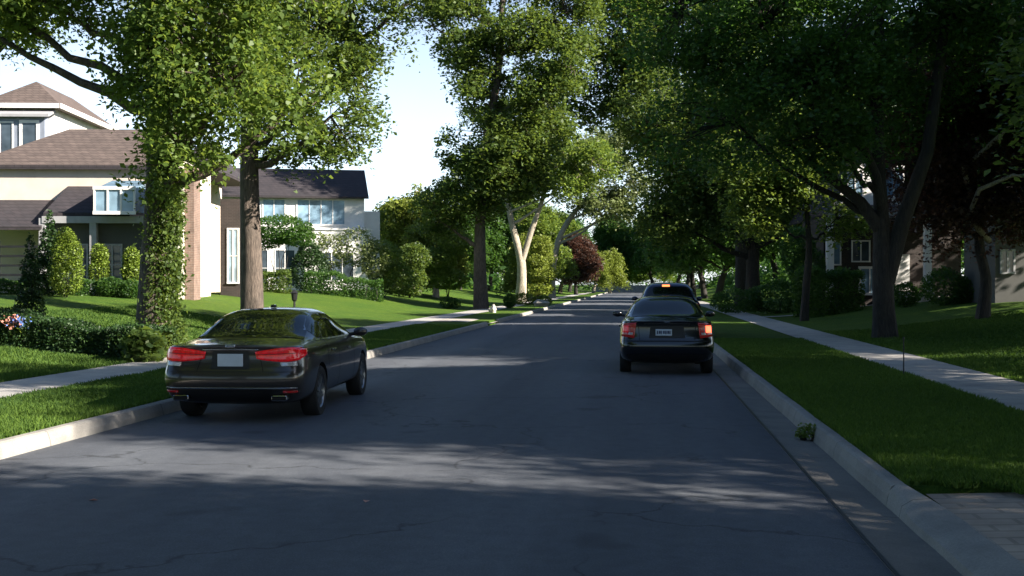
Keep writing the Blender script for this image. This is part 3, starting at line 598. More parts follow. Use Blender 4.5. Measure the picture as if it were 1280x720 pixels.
shrub('layered_shrub', 'sunlit layered shrub left of the tall straight trunk', pl(560, 88), [(0, 0, 1.6, 1.5, 1.3, .8), (-.8, 0, 3.0, 1.5, 1.2, .9), (.5, 0, 4.3, 1.3, 1.1, .9)], 6500, .2, M['leaf_fresh'], 74)
shrub('layered_shrub', 'green shrub beside the leafy corner of white house, sunlit', pl(512, 84), [(0, 0, 1.3, 1.3, 1.1, 1.2), (.3, 0, 2.8, 1.2, 1.0, 1.1)], 6000, .18, M['leaf_mid'], 75)
shrub('foundation_shrub', 'dark shrub beside the porch steps on the right', pl(1132, 50), [(0, 0, .5, .6, .5, .55)], 2500, .1, M['leaf_dark'], 76)
shrub('foundation_shrub', 'dark spreading shrub left of the right hand hedge', pl(975, 62), [(0, 0, .8, 1.8, 1, .9), (-2.2, 0, .6, 1.4, 1, .7)], 6000, .14, M['leaf_dark'], 77)
shrub('foundation_shrub', 'tall dark shrub against the left end of the porch house', pl(1012, 56.5), [(0, 0, 1.6, 1.0, .9, 1.6), (-.5, .4, 3.0, .9, .9, 1.2)], 9000, .12, M['leaf_dark'], 81)
shrub('foundation_shrub', 'dark shrub between porch house and grey house', pl(1180, 47), [(0, 0, .7, .9, .8, .8), (.9, 0, .5, .6, .6, .6)], 4000, .12, M['leaf_dark'], 78)
shrub('kerb_weed', 'small weed growing from the right gutter against the kerb', (1.86, at(1008, 13.1).y, 0), [(0, 0, .06, .13, .10, .08)], 700, .034, M['leaf_fresh'], 79, 'weed')
shrub('tall_grass_clump', 'arching green clump at the foot of the vine covered tree', gl(-9.75, 22.9), [(0, 0, .28, .42, .38, .36)], 1500, .16, M['leaf_mid'], 80, 'plant', flat=.1)
def woods(name, x0, x1, y0, y1, n, h, seed, mat):
    rng = np.random.default_rng(seed); X = rng.uniform(x0, x1, n); Y = rng.uniform(y0, y1, n)
    hh = h * (.75 + .25 * np.sin(X * .21 + seed) * np.cos(Y * .17)); Z = rng.uniform(0, 1, n) ** .7 * hh
    cl = np.stack([X, Y, Z], -1); cl = cl[lumpy(cl, .45, seed) > -.35]
    o = foliage(name, cl, 26, 1.1, .75, mat, None, rng); o['kind'] = 'stuff'; o['label'] = name.replace('_', ' ') + ' reading as one mass'; return o
woods('distant_wood', -95, -18, 180, 260, 1300, 15, 91, M['leaf_mid'])
woods('distant_wood', -18, 45, 285, 330, 1100, 16, 92, M['leaf_dark'])
woods('distant_wood', 22, 34, 64, 262, 2200, 14, 93, M['leaf_dark'])
woods('distant_undergrowth', 15, 20, 72, 262, 1100, 3.6, 95, M['leaf_dark'])
woods('distant_undergrowth', -34, -14, 125, 175, 700, 4.5, 94, M['leaf_dark'])

# ------------------------------------------------------------------ grass blades
def blades(name, x0, x1, y0, y1, n, h, seed, mask=None):
    rng = np.random.default_rng(seed); u = rng.uniform(0, 1, n)
    Y = y0 * (y1 / y0) ** u; X = rng.uniform(x0, x1, n)
    if mask is not None: k = mask(X, Y); X, Y = X[k], Y[k]
    n = len(X); Z = ground_z(X, Y) - .005; a = rng.uniform(0, 2 * PI, n); sc = (.7 + .5 * (Y / y1)); w = .006 * (1 + Y / 12) ; H = h * rng.uniform(.5, 1.25, n) * (1 + .25 * lumpy(np.stack([X, Y, Z], -1), 2.5, 3))
    dx, dy = np.cos(a) * w, np.sin(a) * w; lx, ly = rng.normal(size=n) * H * .5, rng.normal(size=n) * H * .5
    V = np.stack([np.stack([X - dx, Y - dy, Z], -1), np.stack([X + dx, Y + dy, Z], -1), np.stack([X + lx, Y + ly, Z + H], -1)], 1).reshape(-1, 3)
    t = np.clip(rng.uniform(0, 1, n) * .7 + .2 * lumpy(np.stack([X, Y, Z], -1), .7, 5) + .15, 0, 1)
    o = npmesh(name, V, np.arange(n * 3).reshape(n, 3), M['blade'], None, np.repeat(t, 3)); o['kind'] = 'stuff'; o['label'] = 'short mown lawn grass'
    return o
rag = lambda X, Y: .10 * np.sin(X * 7) + .07 * np.sin(X * 17 + 1)
blades('verge_grass', KR + .16, 4.55, 8.8, 34, 150000, .055, 1, lambda X, Y: Y > 9.42 - .45 * ss(2.6, 2.9, X) + rag(X, Y) * .5)
blades('verge_grass', -8.45, KL - .16, 9, 45, 110000, .055, 2)
blades('lawn_grass', 5.95, 12, 18, 40, 70000, .06, 3)
blades('lawn_grass', -17, -9.85, 13, 40, 120000, .06, 4)

# ------------------------------------------------------------------ cars
def catpts(stations, lv):
    return stations
def make_car(name, label, loc, rz, W, Lc, roof, belt, deck, rearglass, paint, hatch=False, spec=None):
    root = empty(name, loc, rz); tag(root, label, 'car')
    h = W / 2; sp = spec
    side = [(.88, .22), (.965, .32), (1., .48), (1., .62), (.992, .68), (.985, .80 * belt / .95), (.962, .90 * belt / .95), (.915, belt)]
    yr = [.42, .30, .09, .0, .01, .055, .075, .075, .05]
    rings = []
    def ring(xs_, yf, top):
        pts = [(0, yf(0), .22)]
        for k, (sx, z) in enumerate(side): pts.append((sx * xs_ * h, yf(k + 1), z))
        for k, (sx, z) in enumerate(top): pts.append((sx * h, yf(8 if yf(0) < .9 else 3), z))
        rings.append(pts)
    if hatch: yr = [.42, .30, .09, .0, .01, .05, .07, .08, .09]
    def rear(xs_, add, dk, zs=1):
        top = [(.80 * xs_, dk), (.55 * xs_, dk + .012), (.28 * xs_, dk + .02), (0, dk + .022)]
        pts = [(0, yr[0] + add, .22)]
        for k, (sx, z) in enumerate(side): pts.append((sx * xs_ * h, yr[k + 1] + add * (1 if k < 7 else 1), z))
        for (sx, z) in top: pts.append((sx * h, yr[8] + add + .02, z))
        rings.append(pts)
    dk = deck[0]
    rear(.50, 0, dk - .015); rear(.80, .018, dk - .015); rear(.93, .09, dk - .012); rear(.985, .25, dk)
    def body(y, xs_, top, dz=0, bz=0):
        pts = [(0, y, .20)]
        for k, (sx, z) in enumerate(side): pts.append((sx * xs_ * h, y, z + (bz if k > 4 else 0)))
        for (x, z) in top: pts.append((x, y, z))
        rings.append(pts)
    def dtop(z, w=1): return [(.80 * h * w, z), (.55 * h * w, z + .012), (.28 * h * w, z + .02), (0, z + .022)]
    gy0, gy1 = rearglass           # base and top y of rear glass
    rr, rt = roof                  # rail half width, roof z
    def ctop(z, w=None):
        w = w or rr; return [(.885 * h, belt + .035), (w, z - .055), (w * .62, z - .008), (0, z)]
    body(max(.5, gy0 - .2), 1.0, dtop(deck[1]))
    body(gy0, 1.0, [(.83 * h, deck[1] + .012), (.66 * h, deck[1] + .03), (.33 * h, deck[1] + .04), (0, deck[1] + .045)])
    for f in (.33, .66):
        y = gy0 + (gy1 - gy0) * f; z = deck[1] + .03 + (rt - .02 - deck[1]) * (f ** .9)
        w = .74 * h + (rr - .74 * h) * f
        body(y, 1.0, [(.875 * h, belt + .02 + .015 * f), (w, max(belt + .05, z - .05)), (w * .6, z - .008), (0, z)])
    body(gy1, 1.0, ctop(rt - .012)); body(gy1 + .55, 1.0, ctop(rt)); 
    wt = sp['ws_top']; wb = sp['ws_base']
    body((gy1 + .55 + wt) / 2, 1.0, ctop(rt)); body(wt, 1.0, ctop(rt - .03))
    for f in (.4, .8):
        y = wt + (wb - wt) * f; z = rt - .03 + (belt + .10 - rt + .03) * f; w = rr + (.80 * h - rr) * f
        body(y, 1.0, [(.885 * h, belt + .035), (w, max(belt + .05, z - .05)), (w * .6, z - .008), (0, z)])
    body(wb + .12, .995, [(.84 * h, belt + .015), (.6 * h, belt + .05), (.3 * h, belt + .06), (0, belt + .065)])
    body(Lc - .75, .985, dtop(belt - .02), bz=-.02); body(Lc - .35, .96, dtop(belt - .10, .95), bz=-.08)
    body(Lc - .12, .86, dtop(belt - .20, .8), bz=-.16); body(Lc, .60, dtop(belt - .30, .6), bz=-.25)
    nr = len(rings); k = 13
    V = []; Fc = []
    for pts in rings:
        V += pts
        V += [(-p[0], p[1], p[2]) for p in pts[11:0:-1]]
    m_ = 24
    for i in range(nr - 1):
        for j in range(m_):
            j2 = (j + 1) % m_; Fc.append((i * m_ + j, i * m_ + j2, (i + 1) * m_ + j2, (i + 1) * m_ + j))
    for base, rev in ((0, True), ((nr - 1) * m_, False)):
        for j in range(12):
            a, b = j, j + 1; la, lb = (m_ - j) % m_, (m_ - j - 1) % m_
            f = [a, b] + ([lb] if lb != b else []) + ([la] if la != a else [])
            f = [base + x for x in f]
            Fc.append(tuple(f[::-1] if rev else f))
    me = bpy.data.meshes.new('body'); me.from_pydata(V, [], Fc); me.update()
    bm = bmesh.new(); bm.from_mesh(me); bmesh.ops.recalc_face_normals(bm, faces=bm.faces); bm.to_mesh(me); bm.free()
    me.materials.append(paint); me.materials.append(M['shade_black'])
    o = bpy.data.objects.new('tmp_body', me); C.objects.link(o)
    s_ = o.modifiers.new('s', 'SUBSURF'); s_.levels = 2; s_.render_levels = 2
    dg = bpy.context.evaluated_depsgraph_get(); dg.update(); ev = o.evaluated_get(dg); m1 = bpy.data.meshes.new_from_object(ev)
    bmt = bmesh.new(); bmt.from_mesh(m1); bvh = BVHTree.FromBMesh(bmt); bmt.free()
    # wheel wells
    ax = sp['axles']; wr = sp['wr']
    mbc = MB()
    for y in ax:
        for s in (-1, 1):
            pts_ = [(s * (h - .27), y, wr), (s * (h + .2), y, wr)]; mbc.tube(pts_, [wr + .045] * 2, 40)
    mc = bpy.data.meshes.new('cut'); mc.from_pydata(mbc.v, [], mbc.f); mc.materials.append(paint); mc.materials.append(M['shade_black'])
    for p in mc.polygons: p.material_index = 1
    bm = bmesh.new(); bm.from_mesh(mc); bmesh.ops.recalc_face_normals(bm, faces=bm.faces); bm.to_mesh(mc); bm.free()
    oc = bpy.data.objects.new('tmp_cut', mc); C.objects.link(oc)
    b_ = o.modifiers.new('b', 'BOOLEAN'); b_.operation = 'DIFFERENCE'; b_.object = oc; b_.solver = 'EXACT'
    try: b_.material_mode = 'TRANSFER'
    except Exception: pass
    dg.update(); ev = o.evaluated_get(bpy.context.evaluated_depsgraph_get()); m2 = bpy.data.meshes.new_from_object(ev)
    if len(m2.polygons) < 100: m2 = m1
    m2.polygons.foreach_set('use_smooth', [True] * len(m2.polygons)); m2.set_sharp_from_angle(angle=R(38))
    bpy.data.objects.remove(o); bpy.data.objects.remove(oc)
    m2.name = 'body'; ob = bpy.data.objects.new('body', m2); link(ob, root)
    def ray(ax_, a, b, s=1, off=.004):
        if ax_ == 'rear': org, d = Vector((a, -3, b)), Vector((0, 1, 0))
        elif ax_ == 'side': org, d = Vector((s * 3, a, b)), Vector((-s, 0, 0))
        elif ax_ == 'top': org, d = Vector((a, b, 4)), Vector((0, 0, -1))
        elif ax_ == 'front': org, d = Vector((a, 9, b)), Vector((0, -1, 0))
        hit, nrm, _, _ = bvh.ray_cast(org, d)
        if hit is None: return None
        return hit - d * off
    def patch(nm, ax_, top, bot, mat, s=1, off=.004, nu=16, nv=5, par=None, thick=0):
        def samp(pl_, u):
            t = u * (len(pl_) - 1); i = min(int(t), len(pl_) - 2); f = t - i
            return (pl_[i][0] * (1 - f) + pl_[i + 1][0] * f, pl_[i][1] * (1 - f) + pl_[i + 1][1] * f)
        g = {}; mb = MB(); vs = []; idx = {}
        for i in range(nu + 1):
            a = samp(top, i / nu); b = samp(bot, i / nu)
            for j in range(nv + 1):
                f = j / nv; p = ray(ax_, a[0] * (1 - f) + b[0] * f, a[1] * (1 - f) + b[1] * f, s, off)
                if p is not None: idx[i, j] = len(vs); vs.append(p)
        fs = []
        for i in range(nu):
            for j in range(nv):
                q = [(i, j), (i + 1, j), (i + 1, j + 1), (i, j + 1)]
                if all(t in idx for t in q): 
                    f = [idx[t] for t in q]
                    P_ = [vs[t] for t in f]
                    if max((P_[t] - P_[(t + 1) % 4]).length for t in range(4)) < .5: fs.append(f)
        mb.add(vs, fs); ob_ = mb.build(nm, mat, par or root, smooth=True)
        if thick:
            so = ob_.modifiers.new('t', 'SOLIDIFY'); so.thickness = thick; so.offset = 0
        return ob_
    # glass
    rg = sp['rear_glass']; patch('rear_window', rg.get('ax', 'top'), rg['top'], rg['bot'], M['glass'], nu=18, nv=10, off=.006)
    for s in (-1, 1):
        for (t_, b_2) in sp['side_glass']: patch('side_window', 'side', t_, b_2, M['glass'], s, nu=14, nv=8, off=.006)
        for (t_, b_2) in sp.get('chrome', []): patch('window_trim', 'side', t_, b_2, M['chrome'], s, nu=18, nv=1, off=.009)
        for (y, z0, z1) in sp['seams']:
            patch('door_gap', 'side', [(y, z1), (y + .014, z1)], [(y - .03, z0), (y - .016, z0)], M['shade_black'], s, nu=1, nv=12, off=.0035)
        for (y, z) in sp['handles']:
            patch('door_handle', 'side', [(y - .10, z + .014), (y + .10, z + .018)], [(y - .10, z - .014), (y + .10, z - .010)], sp.get('handle_mat', paint), s, nu=6, nv=2, off=.03, thick=.02)
        # mirror
        mb = MB(); y = sp['mirror'][0]; z = sp['mirror'][1]
        vs = []; n_ = 10
        for i in range(7):
            u = i / 6; r_ = math.sin(PI * (.08 + .84 * u)) ** .6
            for k_ in range(n_):
                a = 2 * PI * k_ / n_; vs.append((s * (h - .02 + .19 * u), y + math.cos(a) * .075 * r_, z + math.sin(a) * .07 * r_))
        fs = [(i * n_ + k_, i * n_ + (k_ + 1) % n_, (i + 1) * n_ + (k_ + 1) % n_, (i + 1) * n_ + k_) for i in range(6) for k_ in range(n_)] + [tuple(range(n_)), tuple(60 + k_ for k_ in range(n_))]
        mb.add(vs, fs); mr_ = mb.build('side_mirror', paint, root, smooth=True)
        mb = MB(); mb.tube([(s * (h - .16), y + .03, z - .06), (s * (h + .0), y + .02, z - .03)], [.03, .025], 8); mb.build('mirror_arm', M['trim'], mr_)
    ws = sp['windscreen']; patch('windscreen', 'top', ws[0], ws[1], M['glass'], nu=14, nv=10, off=.006)
    for (nm, t_, b_2, mat_, off, th) in sp['rear']:
        both = nm.endswith('*'); nm = nm.strip('*')
        for s in ((1, -1) if both else (1,)):
            mt = M[mat_] if isinstance(mat_, str) else mat_
            if nm.endswith('_lamp') and 'left_lamp' in sp and s == -1: mt = M[sp['left_lamp']]
            patch(nm, 'rear', [(s * x, z) for x, z in t_], [(s * x, z) for x, z in b_2], mt, off=off, nu=18 if len(t_) > 1 else 6, nv=5, thick=th)
    # wheels
    for y in ax:
        for s in (-1, 1):
            cx = s * (h - .115)
            prof = [(.10, wr * .66), (.105, wr * .80), (.108, wr * .93), (.085, wr * .99), (0, wr), (-.085, wr * .99), (-.108, wr * .9), (-.10, wr * .66)]
            vs = []; n_ = 40
            for (u, r_) in prof:
                for k_ in range(n_): a = 2 * PI * k_ / n_; vs.append((s * u, math.cos(a) * r_, math.sin(a) * r_))
            fs = [(i * n_ + k_, i * n_ + (k_ + 1) % n_, ((i + 1) % 8) * n_ + (k_ + 1) % n_, ((i + 1) % 8) * n_ + k_) for i in range(8) for k_ in range(n_)]
            mb = MB(); mb.add(vs, fs); tw = mb.build('wheel', M['rubber'], root, smooth=True, loc=(cx, y, wr))
            mb = MB(); r0 = wr * .67
            vs = []; 
            for (u, r_) in ((.10, r0), (.085, r0 * .93), (.0, r0 * .9), (-.02, .05)):
                for k_ in range(n_): a = 2 * PI * k_ / n_; vs.append((s * u, math.cos(a) * r_, math.sin(a) * r_))
            fs = [(i * n_ + k_, i * n_ + (k_ + 1) % n_, (i + 1) * n_ + (k_ + 1) % n_, (i + 1) * n_ + k_) for i in range(3) for k_ in range(n_)]; mb.add(vs, fs)
            for k_ in range(10):
                mt_ = Matrix.Rotation(2 * PI * k_ / 10, 4, 'X'); mb.box(min(s * .05, s * .085), max(s * .05, s * .085), -.022, .022, .03, r0 * .95, mt_)
            mb.tube([(s * .02, 0, 0), (s * .092, 0, 0)], [.06, .05], 16)
            mb.build('rim', M['alloy'], tw, smooth=True)
    return root, patch, h

# charcoal sedan on the left
W = 1.78; h = W / 2
spL = dict(axles=(1.08, 3.93), wr=.325, ws_top=2.78, ws_base=3.55, mirror=(3.28, 1.0), handles=[(1.72, .82), (2.72, .80)],
    rear_glass=dict(top=[(-.60, 1.72), (0, 1.80), (.60, 1.72)], bot=[(-.70, .86), (0, .80), (.70, .86)]),
    windscreen=([(-.56, 2.85), (0, 2.80), (.56, 2.85)], [(-.66, 3.55), (0, 3.62), (.66, 3.55)]),
    side_glass=[([(1.22, 1.10), (1.55, 1.245), (1.95, 1.285), (2.15, 1.288)], [(1.30, 1.0), (1.6, .985), (1.95, .98), (2.15, .975)]),
                ([(2.21, 1.288), (2.55, 1.28), (2.85, 1.24), (3.25, 1.06)], [(2.21, .975), (2.6, .972), (3.0, .97), (3.32, .97)])],
    chrome=[([(1.14, 1.075), (1.3, 1.17), (1.6, 1.275), (1.95, 1.31), (2.5, 1.308), (2.85, 1.265)], [(1.17, 1.065), (1.32, 1.155), (1.6, 1.26), (1.95, 1.296), (2.5, 1.294), (2.84, 1.25)]),
            ([(1.15, .985), (2.2, .972), (3.3, .968)], [(1.15, .968), (2.2, .956), (3.3, .952)])],
    seams=[(2.19, .33, .96), (3.22, .33, .96), (1.52, .62, .97)],
    rear=[('tail_lamp*', [(.30, .875), (.42, .895), (.6, .922), (.72, .928), (.81, .920)], [(.32, .790), (.42, .772), (.6, .757), (.72, .760), (.82, .775)], 'red', .012, .012),
          ('lamp_lens*', [(.60, .748), (.79, .758)], [(.62, .70), (.80, .705)], 'lens', .006, .008), ('lamp_divider*', [(.30, .842), (.81, .862)], [(.30, .836), (.81, .854)], 'trim', .022, 0),
          ('plate_recess', [(-.22, .885), (.22, .885)], [(-.24, .665), (.24, .665)], 'trim', .003, 0),
          ('lid_chrome_strip', [(-.34, .905), (0, .912), (.34, .905)], [(-.34, .893), (0, .9), (.34, .893)], 'chrome', .012, .008),
          ('bumper_chrome_strip', [(-.80, .447), (0, .447), (.80, .447)], [(-.80, .430), (0, .430), (.80, .430)], 'chrome', .008, .008),
          ('bumper_ledge', [(-.83, .640), (0, .645), (.83, .640)], [(-.83, .632), (0, .637), (.83, .632)], 'trim', .004, 0),
          ('diffuser', [(-.74, .415), (0, .415), (.74, .415)], [(-.70, .26), (0, .26), (.70, .26)], 'trim', .005, 0),
          ('bumper_reflector*', [(.64, .408), (.80, .408)], [(.64, .385), (.80, .385)], 'reddim', .014, .01),
          ('lid_gap*', [(.33, .90), (.338, .90)], [(.40, .64), (.408, .64)], 'shade_black', .004, 0),
          ('badge', [(-.06, .960), (.06, .960)], [(-.055, .925), (.055, .925)], 'chrome', .012, .01)])
cy = 13.92; rootL, patchL, _ = make_car('parked_sedan', 'charcoal sedan with broad red tail lamps parked by the left kerb', (-4.86, cy, .0), R(2.4), W, 4.85, (.60, 1.375), .945, (.955, .975), (.86, 1.72), M['paint_grey'], spec=spL)
def box_part(nm, x0, x1, y0, y1, z0, z1, mat, par, bev=.004):
    mb = MB(); mb.box(x0, x1, y0, y1, z0, z1); return mb.build(nm, mat, par, bevel=bev)
for s in (-1, 1): patchL('side_lamp', 'side', [(.18, .915), (.42, .90)], [(.18, .785), (.36, .83)], M['red'], s, nu=5, nv=4, off=.008, thick=.01)
box_part('licence_plate', -.155, .155, .045, .062, .70, .85, M['plate'], rootL)
for s in (-1, 1):
    mb = MB(); mb.box(s * .60 - .10, s * .60 + .10, .03, .25, .285, .36); e = mb.build('exhaust_tip', M['chrome'], rootL, bevel=.025)
    mb = MB(); mb.box(s * .60 - .085, s * .60 + .085, .022, .1, .30, .345); mb.build('exhaust_hole', M['shade_black'], e)
mb = MB(); mb.box(-.03, .03, 2.0, 2.12, 1.37, 1.41); mb.build('roof_antenna', M['paint_grey'], rootL, bevel=.015)
# interior hints: headrests are dark behind tinted glass, so none are built
W2 = 1.76
spR = dict(axles=(.98, 3.66), wr=.315, ws_top=2.45, ws_base=3.25, mirror=(2.95, 1.08), handles=[(1.45, .88), (2.45, .86)],
    rear_glass=dict(top=[(-.56, 1.38), (0, 1.44), (.56, 1.38)], bot=[(-.66, .66), (0, .60), (.66, .66)]),
    windscreen=([(-.54, 2.52), (0, 2.48), (.54, 2.52)], [(-.64, 3.25), (0, 3.3), (.64, 3.25)]),
    side_glass=[([(1.0, 1.17), (1.3, 1.33), (1.7, 1.375), (1.88, 1.38)], [(1.05, 1.07), (1.3, 1.055), (1.7, 1.045), (1.88, 1.04)]),
                ([(1.95, 1.38), (2.25, 1.37), (2.55, 1.32), (2.95, 1.14)], [(1.95, 1.04), (2.3, 1.035), (2.6, 1.03), (3.0, 1.03)])],
    seams=[(1.92, .33, 1.02), (2.95, .33, 1.0), (1.25, .62, 1.03)], left_lamp='red',
    rear=[('brake_lamp*', [(.70, .93), (.80, .93)], [(.71, .80), (.81, .80)], 'redon', .014, .012),
          ('lamp_housing*', [(.56, .985), (.80, .965)], [(.60, .70), (.835, .73)], 'reddim', .008, .01),
          ('lamp_lens*', [(.62, .80), (.70, .80)], [(.63, .76), (.71, .76)], 'lens', .014, .008),
          ('lid_strip', [(-.42, .975), (0, .98), (.42, .975)], [(-.42, .945), (0, .95), (.42, .945)], 'trim', .012, .01),
          ('plate_recess', [(-.30, .93), (.30, .93)], [(-.33, .70), (.33, .70)], 'trim', .003, 0),
          ('bumper_ledge', [(-.82, .650), (0, .655), (.82, .650)], [(-.82, .636), (0, .641), (.82, .636)], 'shade_black', .004, 0),
          ('lower_bumper', [(-.74, .40), (0, .40), (.74, .40)], [(-.70, .26), (0, .26), (.70, .26)], 'trim', .005, 0),
          ('lid_gap*', [(.52, .98), (.528, .98)], [(.50, .66), (.508, .66)], 'shade_black', .004, 0),
          ('badge', [(-.05, 1.0), (.05, 1.0)], [(-.045, .985), (.045, .985)], 'chrome', .012, .008)])
rootR, _, _ = make_car('parked_sedan', 'black sedan with a glowing brake lamp standing by the right kerb', (.54, 22.15, 0), R(0), W2, 4.55, (.585, 1.465), 1.02, (1.02, 1.045), (.66, 1.38), M['paint_black'], spec=spR)
pl_ = box_part('licence_plate', -.21, .09, .045, .062, .745, .865, M['plate'], rootR)
mb = MB()
for k, w in enumerate((.022, .03, .014, .028, .024, .03, .02)):
    x = -.185 + k * .038; mb.box(x, x + w, .040, .0445, .775 + .006 * (k % 2), .835)
mb.build('plate_marks', M['mark'], pl_)
W3 = 1.86
spS = dict(axles=(.95, 3.65), wr=.36, ws_top=2.6, ws_base=3.4, mirror=(3.1, 1.25), handles=[(1.4, 1.0), (2.4, 1.0)],
    rear_glass=dict(ax='rear', top=[(-.56, 1.60), (0, 1.63), (.56, 1.60)], bot=[(-.68, 1.24), (0, 1.22), (.68, 1.24)]),
    windscreen=([(-.56, 2.68), (0, 2.63), (.56, 2.68)], [(-.68, 3.4), (0, 3.45), (.68, 3.4)]),
    side_glass=[([(.5, 1.45), (.9, 1.58), (1.5, 1.62), (1.85, 1.62)], [(.5, 1.27), (.9, 1.23), (1.5, 1.22), (1.85, 1.22)]), ([(1.92, 1.62), (2.3, 1.61), (2.65, 1.55), (3.05, 1.33)], [(1.92, 1.22), (2.3, 1.21), (2.65, 1.21), (3.1, 1.21)])],
    seams=[(1.9, .33, 1.18), (3.1, .33, 1.18)],
    rear=[('tail_lamp*', [(.68, 1.16), (.83, 1.14)], [(.70, .90), (.86, .90)], 'reddim', .01, .01), ('high_brake_lamp', [(-.20, 1.475 + .2), (.02, 1.475 + .2)], [(-.20, 1.435 + .2), (.02, 1.435 + .2)], 'orangeon', .02, .02)])
rootS, _, _ = make_car('parked_suv', 'dark taller car with sky-tinted paint half hidden ahead of the black sedan', (.92, 35, 0), 0, W3, 4.6, (.66, 1.76), 1.19, (1.19, 1.22), (.22, .62), M['paint_sky_tint'], hatch=True, spec=spS)

# ------------------------------------------------------------------ houses (local frame: x right along facade, -y towards viewer)
def hip(mb, x0, x1, y0, y1, z, rz, ov=.4, inset=None, t=.12):
    x0 -= ov; x1 += ov; y0 -= ov; y1 += ov; ins = inset if inset is not None else min((y1 - y0) / 2, (x1 - x0) / 2 - .01)
    ym = (y0 + y1) / 2
    vs = [(x0, y0, z), (x1, y0, z), (x1, y1, z), (x0, y1, z), (x0 + ins, ym, rz), (x1 - ins, ym, rz), (x0, y0, z - t), (x1, y0, z - t), (x1, y1, z - t), (x0, y1, z - t)]
    mb.add(vs, [(0, 1, 5, 4), (2, 3, 4, 5), (1, 2, 5), (3, 0, 4), (6, 7, 1, 0), (7, 8, 2, 1), (8, 9, 3, 2), (9, 6, 0, 3), (6, 9, 8, 7)])
def shed(mb, x0, x1, y0, z0, y1, z1, t=.14):
    mb.add([(x0, y0, z0), (x1, y0, z0), (x1, y1, z1), (x0, y1, z1), (x0, y0, z0 - t), (x1, y0, z0 - t), (x1, y1, z1 - t), (x0, y1, z1 - t)],
           [(0, 1, 2, 3), (4, 7, 6, 5), (0, 4, 5, 1), (1, 5, 6, 2), (2, 6, 7, 3), (3, 7, 4, 0)])
def window(root, x0, x1, z0, z1, y, panes=2, rows=1, fm='white', gm='houseglass', fw=.07, face='y'):
    """window standing 3 cm proud of a wall whose outer face is at y (or x when face is x)"""
    def bx_(mb, a0, a1, b0, b1, c0, c1):
        if face == 'y': mb.box(a0, a1, b0, b1, c0, c1)
        else: mb.box(-b1, -b0, a0, a1, c0, c1)
    mb = MB()
    bx_(mb, x0 - fw, x1 + fw, y - .05, y + .02, z1, z1 + fw); bx_(mb, x0 - fw, x1 + fw, y - .09, y + .02, z0 - fw, z0)
    bx_(mb, x0 - fw, x0, y - .05, y + .02, z0, z1); bx_(mb, x1, x1 + fw, y - .05, y + .02, z0, z1)
    for k in range(1, panes): x = x0 + (x1 - x0) * k / panes; bx_(mb, x - .03, x + .03, y - .045, y + .02, z0, z1)
    for k in range(1, rows): z = z0 + (z1 - z0) * k / rows; bx_(mb, x0, x1, y - .035, y + .02, z - .02, z + .02)
    f = mb.build('window', M[fm], root)
    mb = MB(); bx_(mb, x0, x1, y - .012, y + .01, z0, z1); mb.build('pane', M[gm], f); return f
# house 1
D0 = 52; o1 = at(90, D0); g1 = gz(o1.x, o1.y); H1 = empty('cream_house', (o1.x, o1.y, 0), R(8)); tag(H1, 'large cream house with brown hipped roofs at the left', 'house')
sc = D0 / 1500
def U(px): return (px - 90) * sc
mb = MB(); mb.box(-4.4, 4.6, 0, 9, .6, 6.7); mb.build('wall', M['stucco'], H1)
mb = MB(); hip(mb, -4.4, 4.6, 0, 9, 6.82, 9.0, .2, 3.0); mb.build('roof', M['shingle'], H1)
mb = MB(); mb.box(-4.6, 4.8, -.26, -.205, 6.66, 6.84); mb.build('gutter', M['slate'], H1)
# upper storey block behind
mb = MB(); mb.box(-9.5, -3.9, 9.2, 18.5, 6, 10.8); mb.build('upper_wall', M['white'], H1)
mb = MB(); hip(mb, -7.2, -3.9, 9.0, 18.5, 11.25, 13.1, .5, 2.0)
mb.v = [(-5.55 + (x + 5.55), y, z) for (x, y, z) in mb.v]
mb = MB(); x0, x1, y0, y1 = -7.6, -3.45, 8.7, 19; mb.add([(x0, y0, 10.8), (x1, y0, 10.8), (x1, y1, 10.8), (x0, y1, 10.8), (-5.5, 11.2, 12.35), (-5.5, 17, 12.35), (x0, y0, 10.62), (x1, y0, 10.62), (x1, y1, 10.62), (x0, y1, 10.62)],
    [(0, 1, 4), (1, 2, 5, 4), (2, 3, 5), (3, 0, 4, 5), (6, 7, 1, 0), (7, 8, 2, 1), (8, 9, 3, 2), (9, 6, 0, 3), (6, 9, 8, 7)]); mb.build('upper_roof', M['shingle'], H1)
mb = MB(); mb.box(-7.6, -3.5, 8.64, 8.7, 10.6, 10.84); mb.box(-3.45, -3.39, 8.7, 19, 10.6, 10.84); mb.build('upper_fascia', M['white'], H1)
mb = MB(); mb.box(-7.4, -4.1, 8.4, 9.19, 7.5, 10.1); by = mb.build('upper_bay', M['bluewall'], H1)
mb = MB(); shed(mb, -7.7, -3.8, 8.1, 10.22, 9.18, 10.58); mb.build('bay_roof', M['grey_trim'], H1)
window(H1, -6.9, -5.7, 8.3, 9.8, 8.4, 2, 1, 'white', 'houseglass'); window(H1, -5.2, -4.5, 8.3, 9.8, 8.4, 1, 1, 'white', 'houseglass', .14)
mb = MB(); mb.box(-12.5, -9.51, 8.2, 14, 6, 10.4); mb.build('side_wing', M['white'], H1)
mb = MB(); hip(mb, -12.5, -9.51, 8.2, 14, 10.45, 11.6, .35); mb.build('side_wing_roof', M['slate'], H1)
